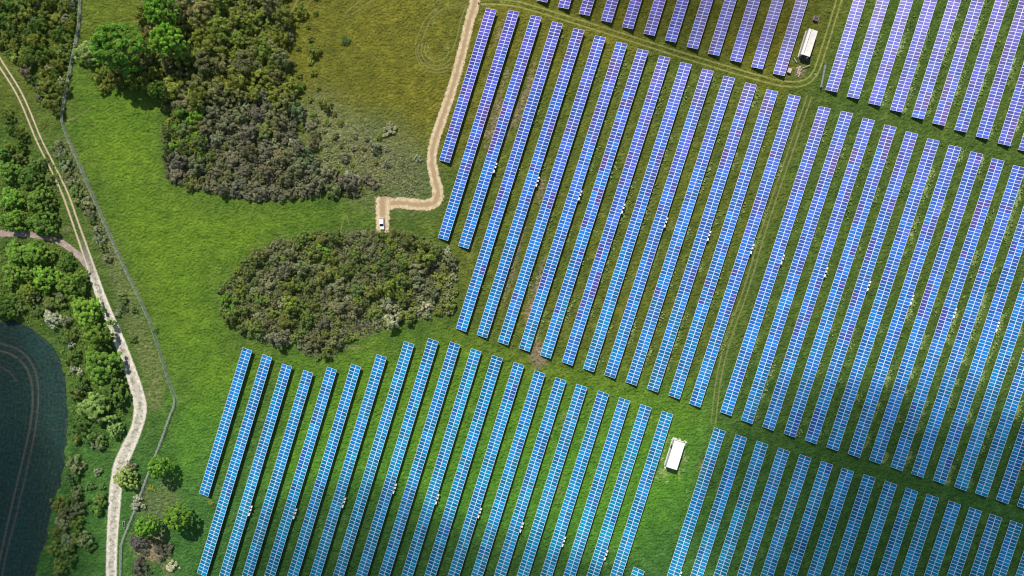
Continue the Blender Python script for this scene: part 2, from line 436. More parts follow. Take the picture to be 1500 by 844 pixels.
    # thin scars of buried cable and mower turns
    for ln, a in (([(795,6),(1205,138)], .22), ([(1203,133),(1520,233)], .35)):
        pa = np.maximum(pa, a * np.exp(-(seg_dist(x, y, ln) / 2.2) ** 2))
    ch = np.zeros_like(x)
    cab = [(986,643),(1005,648),(992,690),(976,685)]
    ch = np.maximum(ch, 0.70 * sstep(-9, 1, sdist(x, y, cab)) * sstep(40, -10, (x - 985) * 0.9 + (y - 668) * 0.55))
    ch = np.maximum(ch, 0.50 * np.exp(-(((x - 1197) / 7) ** 2 + ((y - 108) / 10) ** 2)))
    ch = np.maximum(ch, 0.46 * np.exp(-(((x - 1175) / 4) ** 2 + ((y - 5) / 3) ** 2)))
    em = me.attributes.new('emerald', 'FLOAT', 'POINT'); em.data.foreach_set('value', (0.9 * sstep(430, 760, y + 1.2 * w)).astype(np.float32))
    for nm, arr in (('mask_a', (ol, ro, so)), ('mask_b', (pa, lu, ch))):
        ca = me.color_attributes.new(nm, 'FLOAT_COLOR', 'POINT')
        ca.data.foreach_set('color', np.c_[arr[0], arr[1], arr[2], np.ones(len(x))].astype(np.float32).ravel())
    me.materials.append(mat_ground())
    return tag(link(bpy.data.objects.new('ground', me)), kind='structure')
build_ground()

def spline(pts, step=3.0):
    p = [np.array(q, float) for q in pts]
    out = []
    for i in range(len(p) - 1):
        a = p[max(i - 1, 0)]; b = p[i]; c = p[i + 1]; d = p[min(i + 2, len(p) - 1)]
        n = max(2, int(np.hypot(*(c - b)[:2]) / step))
        for k in range(n):
            t = k / n
            out.append(0.5 * ((2 * b) + (c - a) * t + (2 * a - 5 * b + 4 * c - d) * t * t + (3 * b - a - 3 * c + d) * t ** 3))
    out.append(p[-1])
    return np.array(out)

def ribbon(name, lists, z, mat, grow=1.25, solid=None, kind='structure'):
    vs, fs, ac, sl = [], [], [], []
    for pts in lists:
        c = spline(pts)
        tg = np.gradient(c[:, :2], axis=0); tg /= np.linalg.norm(tg, axis=1)[:, None] + 1e-9
        nr = np.c_[-tg[:, 1], tg[:, 0]]
        k = len(vs); cols = 5
        for q, n_ in zip(c, nr):
            for j in range(cols):
                t = -1 + 2 * j / (cols - 1)
                r = P(q[0] + n_[0] * q[2] * 0.5 * grow * t, q[1] + n_[1] * q[2] * 0.5 * grow * t)
                vs.append((r.x, r.y, z)); ac.append(t * 1.0)
                sl.append(1.0 if solid is None else float(solid(q[0], q[1])))
        for i in range(len(c) - 1):
            for j in range(cols - 1):
                a = k + i * cols + j
                fs.append((a, a + cols, a + cols + 1, a + 1))
    me = bpy.data.meshes.new(name); me.from_pydata(vs, [], fs)
    for nm, arr in (('across', ac), ('solid', sl)):
        at = me.attributes.new(nm, 'FLOAT', 'POINT'); at.data.foreach_set('value', np.array(arr, np.float32))
    me.materials.append(mat)
    me.update()
    for pl in me.polygons:
        if pl.normal.z < 0: me.flip_normals(); break
    return tag(link(bpy.data.objects.new(name, me)), kind=kind)

ribbon('gravel_track', [TRACK], 0.035,
       mat_track('pale_gravel', ((0.38, 0.34, 0.25), (0.62, 0.57, 0.46), (0.80, 0.76, 0.66)), 0.66, 0.85, 1.0, 1.1, (0.17, 0.17, 0.09), (0.46, 0.43, 0.35), 0.6),
       1.3, lambda x, y: min(1, max(0, (y - 345) / 70)))
ribbon('dirt_path', [BRANCH], 0.020,
       mat_track('pink_dirt', ((0.26, 0.18, 0.15), (0.42, 0.32, 0.27), (0.60, 0.52, 0.46)), 0.66, 0.8, 1.0, 0.7),
       1.3, lambda x, y: 0.75)
msand = mat_track('sandy_soil', ((0.36, 0.27, 0.15), (0.54, 0.42, 0.25), (0.68, 0.58, 0.40)), 0.74, 0, 1.0, 0.9, None, (0.34, 0.24, 0.13), 1.1)
ribbon('sandy_track', [[(x, y, w * 0.86) for x, y, w in SANDY]], 0.020, msand, 1.4)
ribbon('sandy_parking', [[(x, y, w * 0.92) for x, y, w in STUB]], 0.035, msand, 1.35)
mrut = mat_track('worn_grass', ((0.17, 0.20, 0.04), (0.27, 0.28, 0.07), (0.38, 0.36, 0.13)), 0.72, 0.85, 1.0, 0.6)
GT = [(700,2,11),(750,5,11),(800,18,11),(900,49,11),(1000,81,11),(1100,111,11),(1150,123,11),(1178,121,11),(1194,107,11),(1204,80,11),(1215,46,11),(1229,0,11),(1238,-30,11)]
GT2 = [(1186,140,10),(1160,215,10),(1121,330,10),(1093,423,10),(1066,500,10),(1052,560,10),(1045,620,10)]
ribbon('grass_track', [GT], 0.020, mrut, 1.2, lambda x, y: 0.0)
mrut2 = mat_track('faint_worn_grass', ((0.14, 0.17, 0.04), (0.22, 0.24, 0.08), (0.32, 0.32, 0.14)), 0.72, 0.75, 1.0, 0.6)
ribbon('grass_lane', [GT2], 0.020, mrut2, 1.2, lambda x, y: 0.0)
def arc(cx, cy, r, a0, a1, w, ex=1.0, n=10):
    return [(cx + ex * r * math.cos(R(a0 + (a1 - a0) * i / n)), cy + r * math.sin(R(a0 + (a1 - a0) * i / n)), w) for i in range(n + 1)]
turns = [arc(640, 72, 18, 10, 200, 1.6), arc(640, 74, 23, 20, 205, 1.4), arc(640, 74, 28, 40, 200, 1.6), arc(641, 75, 32, 60, 190, 1.2),
         [(660,78,1.6),(668,60,1.6),(675,30,1.6),(683,8,1.6)], [(618,60,1.4),(632,28,1.4),(655,10,1.4),(680,4,1.4)], [(608,66,1.4),(622,30,1.4),(640,12,1.4)],
         [(424,22,2.2),(432,8,2),(442,-15,2)], [(505,20,1.5),(535,-5,1.5)], [(515,22,1.5),(545,0,1.5)], [(425,45,1.5),(450,8,1.5),(460,-10,1.5)],
         [(497,345,1.6),(506,315,1.2),(512,330,1.2)], [(92,178,1.3),(105,175,1.3),(118,168,1.3),(132,158,1.2)]]
ribbon('wheel_marks', turns, 0.028, mat_track('bleached_grass', ((0.18, 0.18, 0.05), (0.26, 0.25, 0.08), (0.36, 0.33, 0.15)), 0.7, 0, 0.6, 0.6), 1.5)

def build_field():
    step = 0.3
    xs = np.arange(-164, -128, step); ys = np.arange(-96, -8, step)
    X, Y = np.meshgrid(xs, ys); nx, ny = len(xs), len(ys)
    x = X / S + 750; y = 422 - Y / S
    w = (fbm(x, y, 14, 61) - 0.5) * 9
    sd = sdist(x + w, y + w, FIELD)
    keep = sd > 0
    idx = np.arange(nx * ny).reshape(ny, nx)
    q = np.stack([idx[:-1, :-1], idx[:-1, 1:], idx[1:, 1:], idx[1:, :-1]], -1).reshape(-1, 4)
    kf = keep.ravel()
    q = q[kf[q].sum(1) >= 3]
    used = np.unique(q); remap = -np.ones(nx * ny, int); remap[used] = np.arange(len(used))
    co = np.c_[X.ravel(), Y.ravel(), np.full(nx * ny, 0.05)][used]
    me = bpy.data.meshes.new('field'); me.from_pydata(co.tolist(), [], remap[q].tolist())
    tr = np.zeros(nx * ny)
    lines = [[(-30,508),(0,514),(20,521),(38,538),(46,560),(48,585),(46,612),(40,645),(20,730),(4,800),(-6,850),(-14,900)],
             [(0,503),(28,513),(46,532),(55,558),(56,590),(50,640),(30,730),(10,810),(2,850),(-6,900)],
             [(0,537),(14,545),(25,559)]]
    for l, a, wd in zip(lines, (1, .9, .6), (1.15, 1.0, 1.0)):
        d = seg_dist(x.ravel(), y.ravel(), [tuple(c[:2]) for c in spline([(p[0], p[1], 0) for p in l], 4)])
        tr = np.maximum(tr, a * np.exp(-(d / wd) ** 2))
    ed = sstep(7, 1, sd.ravel()) * 0.8
    dl = seg_dist(x.ravel(), y.ravel(), [tuple(c[:2]) for c in spline([(p[0], p[1], 0) for p in lines[0]], 4)]) * S
    for nm, arr in (('tram', tr[used]), ('edge', ed[used]), ('drill', dl[used])):
        at = me.attributes.new(nm, 'FLOAT', 'POINT'); at.data.foreach_set('value', arr.astype(np.float32))
    me.materials.append(mat_field())
    return tag(link(bpy.data.objects.new('field', me)), kind='structure')
build_field()

# ------------------------------------------------------------------ solar panel rows
TILT = R(18)
PITCH = 1.01
PW, PL = 1.655, 1.004                       # across the slope, along the row
FR = 0.050
def panel_geo(mb, ox, oy, tint, rot=None, org=(0, 0, 0)):
    """one framed module lying in the table plane (x up the slope, y along the row)"""
    a, b, t = PW / 2, PL / 2, 0.04
    fx, fy = FR * 1.05, FR
    outer = [(-a,-b),(a,-b),(a,b),(-a,b)]
    inner = [(-a+fx,-b+fy),(a-fx,-b+fy),(a-fx,b-fy),(-a+fx,b-fy)]
    n = len(mb.v)
    for (x, y) in outer: mb.v.append((x + ox, y + oy, 0))
    for (x, y) in outer: mb.v.append((x + ox, y + oy, t))
    for (x, y) in inner: mb.v.append((x + ox, y + oy, t))
    fs = [((0,3,2,1),0)] + [((i,(i+1)%4,4+(i+1)%4,4+i),0) for i in range(4)] + [((4+i,4+(i+1)%4,8+(i+1)%4,8+i),0) for i in range(4)] + [((8,9,10,11),1)]
    for f, m in fs:
        mb.f.append(tuple(n + i for i in f)); mb.m.append(m); mb.c.append(tint)

# cell colours: module tones plus a painted light cast, from violet through blue to azure, three depths each
HUES = [(0.086, 0.058, 0.32), (0.054, 0.064, 0.36), (0.018, 0.090, 0.41), (0.003, 0.122, 0.40), (0.0003, 0.142, 0.33), (0.0002, 0.172, 0.29)]
def tint_of(h, d):
    h = min(max(h, 0), 1) * (len(HUES) - 1)
    i = min(int(h), len(HUES) - 2); f = h - i
    k = (0.72, 0.92, 1.12, 1.35)[d]
    return tuple((HUES[i][c] * (1 - f) + HUES[i + 1][c] * f) * k for c in range(3))
NH, ND = 11, 4
PANEL = {}
for hi in range(NH):
    for di in range(ND):
        mb = MB(); panel_geo(mb, 0, 0, tint_of(hi / (NH - 1), di))
        PANEL[hi, di] = mb.mesh('panel', [M_FRAME, M_CELL])

HN = nrg.random((64, 64))
def hue_at(px, py):  # site-wide colour cast and lavender sheen painted into the cell hue
    base = 0.04 + 0.94 * (max(py, 0) / 844.0) ** 0.75
    base += 0.10 * math.exp(-((px - 700) / 300) ** 2 - ((py - 430) / 200) ** 2)
    base -= 0.10 * math.exp(-((px - 1400) / 250) ** 2 - ((py - 350) / 250) ** 2)
    return base

ROWS = []
ORD = ['first','second','third','fourth','fifth','sixth','seventh','eighth','ninth','tenth','eleventh','twelfth','thirteenth','fourteenth','fifteenth','sixteenth','seventeenth','eighteenth','nineteenth','twentieth','twenty-first']
HM = 0.72 + PW * math.sin(TILT)             # height of the table's middle line
def solar_row(top, bot, label):
    a = P(bot[0], bot[1], HM); b = P(top[0], top[1], HM)
    d = b - a; ln = d.length
    yaw = math.atan2(-d.x, d.y)
    n = max(2, round(ln / PITCH))
    c = (a + b) / 2
    root = empty('solar_panel_row', c, yaw)
    tag(root, label, 'solar panels', 'rows of solar panels')
    # the modules nearest the middle of the picture are parts of their own, past 100 they are merged
    mods = []
    streak = 0; hoff = 0
    rowoff = rng.gauss(0, 0.025)
    for col in (-1, 1):
        run = 0.0
        for i in range(n):
            y = (i - (n - 1) / 2) * PITCH
            fx = bot[0] + (top[0] - bot[0]) * (i + .5) / n; fy = bot[1] + (top[1] - bot[1]) * (i + .5) / n
            vio = 0.10 if fy < 500 else 0.015
            if streak <= 0:
                streak = rng.choice((1, 1, 2, 2, 3, 5, 8)); q = rng.random()
                hoff = rng.gauss(0, 0.06) - (0.28 if q < vio else 0.0)
                dep = rng.choices((0, 1, 2, 3), (0.16, 0.36, 0.36, 0.12))[0] if q >= vio else 0
            streak -= 1
            hi = int(round(min(max(hue_at(fx, fy) + rowoff + hoff + rng.gauss(0, 0.025), 0), 1) * (NH - 1)))
            di = min(3, max(0, dep + rng.choice((0, 0, 0, 1, -1))))
            inview = (0 < fx < 1500 and 0 < fy < 844)
            mods.append((not inview, math.hypot(fx - 750, fy - 422), col, y, hi, di))
    mods.sort(key=lambda m: (m[0], m[1]))
    rest = MB()
    ct, st_ = math.cos(TILT), math.sin(TILT); ph = rng.uniform(0, 6)
    for k, (off, dd, col, y, hi, di) in enumerate(mods):
        sx = col * (PW / 2 + 0.012)
        if k < 100 and not off:
            o = bpy.data.objects.new('panel', PANEL[hi, di])
            o.location = (sx * ct, y, HM + sx * st_ + 0.02 * math.sin(y * 0.11 + ph))
            o.rotation_euler = (rng.gauss(0, 0.007), -TILT + 0.012 * math.sin(y * 0.06 + ph) + rng.gauss(0, 0.008), 0)
            link(o, root)
        else:
            panel_geo(rest, sx, y, tint_of(hi / (NH - 1), di))
    if rest.f:
        o = rest.build('panel_strip', [M_FRAME, M_CELL], root)
        o.location = (0, 0, HM); o.rotation_euler = (0, -TILT, 0)
        o['kind'] = 'stuff'
    # the steel frame: rafters, purlins and posts under the modules
    f = MB(); half = n * PITCH / 2
    for sx in (-1.3, -0.35, 0.35, 1.3):
        f.box((sx * ct, 0, HM + sx * st_ - 0.06), (0.06, 2 * half - 0.1, 0.08))
    np_ = max(2, int(round(2 * half / 3.4)))
    for i in range(np_):
        y = -half + 0.6 + (2 * half - 1.2) * i / (np_ - 1)
        f.box((0, y, HM - 0.14), (3.1 * 1.0, 0.07, 0.08), rot=Matrix.Rotation(-TILT, 3, 'Y'))
        for sx in (-0.95, 0.95):
            h = HM + sx * math.tan(TILT) - 0.16
            f.box((sx, y, h / 2), (0.09, 0.07, h))
    # conduit box strip down the middle gap and cable tray on the high edge
    f.build('support_frame', M_STEEL, root)
    ROWS.append((root, top, bot))
    return root

def lab(i, where): return f'solar panel row, {ORD[i]} from the left in the {where}'
for i, (t, b) in enumerate(zip(A_top, A_bot)): solar_row(t, b, lab(i, 'central block by the sandy track'))
for i, b in enumerate(B_bot):
    y1 = -55; solar_row((b[0] + (b[1] - y1) * 0.312, y1), b, lab(i, 'top block above the grass track'))
for i, b in enumerate(C_bot):
    y1 = -55; solar_row((b[0] + (b[1] - y1) * (0.311 + 0.0012 * i), y1), b, lab(i, 'top right corner block'))
for i, (t, b) in enumerate(zip(D_top, D_bot)): solar_row(t, b, lab(i, 'big right hand block'))
for i, t in enumerate(E_top):
    if i == 0: b = (298, 725.7)
    elif i == 1: b = (295.5, 841.5)
    else:
        y1 = 905; b = (t[0] - (y1 - t[1]) * (0.300 + 0.0000305 * (t[0] - 90 - 375)), y1)
    solar_row(t, b, lab(i, 'block below the oval thicket'))
for i, t in enumerate(F_top):
    y1 = 905; b = (t[0] - (y1 - t[1]) * (0.300 + 0.0000305 * (t[0] - 30 - 375)), y1)
    solar_row(t, b, lab(i, 'lower right block'))
solar_row((936, 834.5), (912, 905), 'short end of a solar panel row at the bottom edge between two blocks')

# ------------------------------------------------------------------ inverter boxes on posts behind the high edges
INV = [(725.3,244.7,'third row of the central block'),(788,265.2,'fifth row of the central block'),(850.3,285.3,'seventh row of the central block'),(913.3,304.7,'ninth row of the central block'),
       (976,325,'eleventh row of the central block'),(1039.5,344.7,'thirteenth row of the central block'),(1102.7,364,'fifteenth row of the central block'),(1146.7,379,'first row of the right hand block'),(1210.7,398,'third row of the right hand block'),
       (1273.5,418,'fifth row of the right hand block'),(1336,438,'seventh row of the right hand block'),(1399.5,458,'ninth row of the right hand block'),(1463,478,'eleventh row of the right hand block'),
       (366,747.2,'third row of the lower left block'),(430.7,751.5,'fifth row of the lower left block'),(502,735,'seventh row of the lower left block'),(576,714.3,'ninth row of the lower left block'),(638.7,729.8,'eleventh row of the lower left block'),
       (700.5,750,'thirteenth row of the lower left block'),(762,771,'fifteenth row of the lower left block'),(823.5,792,'seventeenth row of the lower left block'),(885.5,811.7,'nineteenth row of the lower left block'),(993.5,843,'first row of the lower right block')]
def inverter_rack(loc, rz):
    root = empty('inverter_rack', loc, rz)
    fr = MB()
    for y in (1.55, 0.5, -0.6, -2.0): fr.box((-0.12, y, 0.75), (0.07, 0.07, 1.5))
    for z in (0.85, 1.4): fr.box((-0.06, -0.22, z), (0.04, 3.5, 0.06))
    fr.build('rack_frame', M_STEEL, root)
    for (y, sx, sy) in ((1.22, 0.56, 0.66), (0.0, 0.56, 0.66)):
        b = MB(); b.box((0.28, y, 1.32), (sx, sy, 0.75), bev=0.03)
        for k in range(5): b.box((0.28 + sx / 2 + 0.02, y - 0.25 + 0.125 * k, 1.3), (0.035, 0.03, 0.5))
        b.build('inverter', M_WHITE, root)
    b = MB(); b.box((0.22, -1.62, 1.2), (0.44, 0.98, 1.0), bev=0.03); b.box((0.22, -1.62, 1.71), (0.5, 1.04, 0.025))
    b.box((0.45, -1.72, 1.2), (0.02, 0.05, 0.14), m=1)
    b.build('junction_cabinet', [M_WHITE, M_DARKG], root)
    return root
rack0 = None
for (x, y, w) in INV:
    loc = P(x, y, 1.5); best = min(ROWS, key=lambda r: (r[0].location - loc).length if False else abs(((loc - r[0].location).x) * math.cos(r[0].rotation_euler.z) + ((loc - r[0].location).y) * math.sin(r[0].rotation_euler.z)) + 0.001 * (r[0].location - loc).length + (1000 if not (min(r[1][1], r[2][1]) - 4 < y < max(r[1][1], r[2][1]) + 4) else 0))
    rz = best[0].rotation_euler.z
    # keep it just outside the high edge of its row
    q = loc - best[0].location
    lx = q.x * math.cos(rz) + q.y * math.sin(rz); ly = -q.x * math.sin(rz) + q.y * math.cos(rz)
    lx = PW * math.cos(TILT) + 0.12
    loc = best[0].location + Vector((lx * math.cos(rz) - ly * math.sin(rz), lx * math.sin(rz) + ly * math.cos(rz), 0))
    if rack0 is None:
        r = rack0 = inverter_rack(loc, rz)
    else:
        r = rack0.copy(); COL.objects.link(r); r.location = loc; r.rotation_euler = (0, 0, rz)
        for ch in rack0.children:
            c = ch.copy(); COL.objects.link(c); c.parent = r
    r.scale = (0.76, 0.80, 0.95)
    tag(r, f'white inverter boxes on a rack behind the {w}', 'inverters', 'inverter racks behind the panel rows')

# ------------------------------------------------------------------ the two cabins
def cabin(name, px, py, h, w, l, yaw, label, roofmat, flat_bit, doors):
    root = empty(name, P(px, py, h), yaw)
    tag(root, label, 'cabin')
    b = MB(); b.box((0, 0, (h - 0.12) / 2 + 0.06), (w - 0.16, l - 0.16, h - 0.24))
    b.build('body', M_WALL, root)
    r = MB(); e = h
    # shallow two-fall roof with a lip
    x0, x1, y0, y1 = -w / 2, w / 2, -l / 2, l / 2
    rd = 0.02 if not flat_bit else -w * 0.22
    top = [(x0, y0, e - 0.02), (rd, y0, e + 0.10), (x1, y0, e - 0.02), (x0, y1, e - 0.02), (rd, y1, e + 0.10), (x1, y1, e - 0.02)]
    r.poly([top[0], top[1], top[4], top[3]]); r.poly([top[1], top[2], top[5], top[4]])
    bt = [(p[0], p[1], e - 0.12) for p in top]
    r.poly([bt[0], bt[1], top[1], top[0]]); r.poly([bt[1], bt[2], top[2], top[1]])
    r.poly([bt[4], bt[3], top[3], top[4]]); r.poly([bt[5], bt[4], top[4], top[5]])
    r.poly([bt[3], bt[0], top[0], top[3]]); r.poly([bt[2], bt[5], top[5], top[2]])
    r.poly([bt[0], bt[3], bt[4], bt[1]]); r.poly([bt[1], bt[4], bt[5], bt[2]])
    ro = r.build('roof', roofmat, root)
    if flat_bit:
        s = MB(); s.box((rd - 0.02, 0, e + 0.115), (0.10, l - 0.1, 0.03)); s.build('ridge_cap', M_DARKG, ro)
        s = MB()
        for k in range(3): s.box((w * 0.14, -l * 0.3 + l * 0.3 * k, e + 0.07), (w * 0.62, 0.03, 0.02), rot=Matrix.Rotation(R(5.5), 3, 'Y'))
        s.build('roof_seam', M_ROOFW, ro)
    pl = MB(); pl.box((0, 0, 0.045), (w + 0.3, l + 0.3, 0.09)); pl.build('plinth', M_WALL, root)
    for (side, pos, dw, dh) in doors:
        d = MB()
        if side == 's': d.box((pos, -l / 2 + 0.06, dh / 2 + 0.1), (dw, 0.06, dh))
        elif side == 'e': d.box((w / 2 - 0.06, pos, dh / 2 + 0.1), (0.06, dw, dh))
        else: d.box((-w / 2 + 0.06, pos, dh / 2 + 0.1), (0.06, dw, dh))
        do = d.build('door', M_DARKG, root)
        hd = MB()
        if side == 's': hd.box((pos + dw * 0.35, -l / 2 + 0.01, 1.1), (0.05, 0.05, 0.16))
        elif side == 'e': hd.box((w / 2 - 0.01, pos + dw * .35, 1.1), (0.05, 0.05, 0.16))
        else: hd.box((-w / 2 + 0.01, pos + dw * .35, 1.1), (0.05, 0.05, 0.16))
        hd.build('handle', M_STEEL, do)
    for k in (-1, 1):
        g = MB(); g.box((w / 2 - 0.065, k * l * 0.3, 1.9), (0.04, 0.9, 0.5))
        for j in range(4): g.box((w / 2 - 0.03, k * l * 0.3, 1.72 + 0.12 * j), (0.03, 0.86, 0.03), m=1)
        g.build('vent', [M_DARKG, M_STEEL], root)
    return root
YAW = -math.atan(0.315)
cabin('transformer_cabin', 989.8, 667, 2.9, 3.2, 8.0, YAW, 'white transformer cabin on the grass between the lower blocks', M_ROOF, False,
      (('s', -0.6, 0.95, 2.1), ('s', 0.6, 0.95, 2.1), ('w', 1.8, 1.0, 2.1)))
cabin('site_cabin', 1185.8, 62.5, 2.7, 2.65, 7.8, YAW, 'long cream white cabin beside the last row of the top block', M_ROOFW, True,
      (('s', 0.0, 1.5, 2.2), ('e', -1.5, 0.9, 2.1)))

# bits lying around the site cabin
def obj_box(name, px, py, rz, label, cat):
    return tag(empty(name, P(px, py), rz), label, cat)
t = obj_box('tool_box', 1155.3, 104.3, YAW, 'small pale pink box near the lower end of the last top row', 'box')
b = MB(); b.box((0, 0, 0.45), (1.0, 1.3, 0.9), bev=0.04); b.build('box_body', M_PINK, t)
b = MB(); b.box((0, 0, 0.93), (1.08, 1.38, 0.06), bev=0.02); b.build('lid', M_PINK, t)
t = obj_box('water_tank', 1194, 28.5, YAW, 'small dark square tank on the grass above the long cabin', 'tank')
b = MB(); b.box((0, 0, 0.5), (1.25, 1.15, 1.0), bev=0.06); b.build('tank_body', M_RUST, t)
b = MB(); b.tube((0, 0, 1.0), (0, 0, 1.08), 0.22, n=12); b.build('cap', M_DARKG, t)
b = MB()
for a in (-1, 1):
    b.box((a * 0.66, 0, 0.5), (0.05, 1.25, 1.06)); b.box((0, a * 0.62, 1.0), (1.36, 0.05, 0.06))
b.build('cage', M_PINK, t)
t = obj_box('timber_heap', 1170, 103, YAW, 'heap of weathered planks lying below the long cabin', 'planks')
for k in range(9):
    a = rng.uniform(-0.9, 0.9); ln = rng.uniform(1.0, 2.2)
    b = MB(); b.box((0, 0, 0), (0.16, ln, 0.04))
    o = b.build('plank', M_WOOD, t)
    o.location = (rng.uniform(-0.6, 0.6), rng.uniform(-1.6, 1.5), 0.05 + 0.045 * k); o.rotation_euler = (0, 0, a)
def pole(px0, py0, px1, py1, r, mat, name, label, cat, z=0.35):
    a = P(px0, py0); c = P(px1, py1)
    b = MB(); d = (c - a); b.tube((0, 0, z), (d.x, d.y, z), r, n=8)
    o = b.build(name, mat); o.location = a
    return tag(o, label, cat)
pole(1173.5, 101, 1186, 96, 0.10, M_WOOD, 'pole', 'pale wooden pole lying across the plank heap', 'pole', 0.55)
pole(1162.5, 85, 1167, 92, 0.22, M_STEEL, 'pipe', 'short grey pipe lying left of the plank heap', 'pipe', 0.23)
t = obj_box('skip', 1180.3, 86.3, YAW, 'dark open skip full of scrap against the cabin end', 'skip')
b = MB()
for (c, s) in (((0, 0, .05), (2.3, 1.2, .1)), ((-1.15, 0, .5), (.06, 1.2, 1.0)), ((1.15, 0, .5), (.06, 1.2, 1.0)), ((0, -.6, .5), (2.3, .06, 1.0)), ((0, .6, .5), (2.3, .06, 1.0))): b.box(c, s)
b.build('skip_body', M_RUST, t)
b = MB()
for k in range(16): b.box((rng.uniform(-.85, .85), rng.uniform(-.4, .4), rng.uniform(.4, .95)), (rng.uniform(.1, .5), rng.uniform(.2, .6), .08), rot=Matrix.Rotation(rng.uniform(-.5, .5), 3, 'X') @ Matrix.Rotation(rng.uniform(0, 3), 3, 'Z'), m=k % 2)
b.build('scrap', [M_RUST, M_PINK], t)
# a gate leaf beside the first row of the corner block
ga, gb = P(1207.5, 95), P(1201, 129)
t = tag(empty('field_gate', ga), 'grey metal gate leaf left of the corner block first row', 'gate')
d = gb - ga; u = d.normalized()
b = MB()
for z in (0.25, 0.6, 0.95, 1.3, 1.6): b.tube((0, 0, z), (d.x, d.y, z), 0.05, n=6)
for k in range(9): q = d * (k / 8); b.tube((q.x, q.y, 0.2), (q.x, q.y, 1.62), 0.04, n=6)
b.build('gate_leaf', M_STEEL, t)
for q in (Vector((0, 0, 0)), d):
    b = MB(); b.box((q.x - u.x * 0.0, q.y, 0.95), (0.16, 0.16, 1.9)); b.build('gate_post', M_STEEL, t)
# small pale trough by the fence at the lower left
t = obj_box('water_trough', 182.5, 768, R(4), 'small pale trough between the gravel track and fence', 'trough')
b = MB()
for (c, s) in (((0, 0, .1), (.55, 1.9, .08)), ((-.27, 0, .3), (.05, 1.9, .45)), ((.27, 0, .3), (.05, 1.9, .45)), ((0, -.94, .3), (.55, .05, .45)), ((0, .94, .3), (.55, .05, .45))): b.box(c, s)
b.build('trough_body', M_WALL, t)
b = MB(); b.box((0, 0, .42), (.48, 1.8, .02)); b.build('water_surface', M_GLASS, t)

# ------------------------------------------------------------------ white car on the sandy stub
def car():
    root = tag(empty('parked_car', P(559.6, 327.5), 0.05), 'small white car parked on the sandy stub by the oval thicket', 'car')
    root.scale = (0.9, 0.92, 0.95)
    # stations along y (front is -y, towards the thicket): half width and height of bonnet line, cabin narrows upwards
    prof = [(-1.95, .62, .55), (-1.88, .70, .72), (-1.2, .76, .86), (-0.72, .79, .93), (0.4, .81, .95), (1.55, .78, .95), (1.88, .72, .90), (1.95, .66, .60)]
    b = MB(); rings = []
    for (y, hw, h) in prof:
        rings.append([(-hw, y, .22), (-hw - .02, y, .45), (-hw, y, h - .08), (-hw + .12, y, h), (hw - .12, y, h), (hw, y, h - .08), (hw + .02, y, .45), (hw, y, .22)])
    for r0, r1 in zip(rings[:-1], rings[1:]):
        for i in range(8):
            j = (i + 1) % 8
            b.poly([r0[i], r0[j], r1[j], r1[i]])
    b.poly(rings[0]); b.poly(list(reversed(rings[-1])))
    body = b.build('body', M_CAR, root)
    g = MB()
    lo = [(-.70, -.98, .90), (.70, -.98, .90), (.70, 1.82, .90), (-.70, 1.82, .90)]
    hi = [(-.56, -.22, 1.44), (.56, -.22, 1.44), (.56, 1.38, 1.44), (-.56, 1.38, 1.44)]
    for i in range(4):
        j = (i + 1) % 4; g.poly([lo[i], lo[j], hi[j], hi[i]])
    g.poly(hi)
    g.build('windows', M_GLASS, root)
    r = MB(); r.box((0, 0.58, 1.455), (1.16, 1.66, 0.05), bev=0.02)
    for sx in (-1, 1):
        for (p, q) in (((sx * .71, -.99, .9), (sx * .57, -.23, 1.44)), ((sx * .71, 1.83, .9), (sx * .57, 1.39, 1.44)), ((sx * .715, .4, .9), (sx * .575, .5, 1.44))):
            r.tube(p, q, 0.035, n=6)
    r.build('roof', M_CAR, root)
    for sx in (-1, 1):
        for y in (-1.25, 1.2):
            w = MB(); w.tube((sx * .62, y, .3), (sx * .80, y, .3), .3, n=16)
            wo = w.build('wheel', M_TYRE, root)
            rm = MB(); rm.tube((sx * .79, y, .3), (sx * .815, y, .3), .18, n=12); rm.build('rim', M_STEEL, wo)
        h = MB(); h.box((sx * .5, -1.93, .66), (.3, .08, .14)); h.build('headlight', M_LAMP, root)
        h = MB(); h.box((sx * .55, 1.95, .78), (.2, .06, .16)); h.build('tail_light', M_RED, root)
        h = MB(); h.box((sx * .86, -.62, .98), (.14, .1, .12)); h.build('mirror', M_CAR, root)
    return root
car()

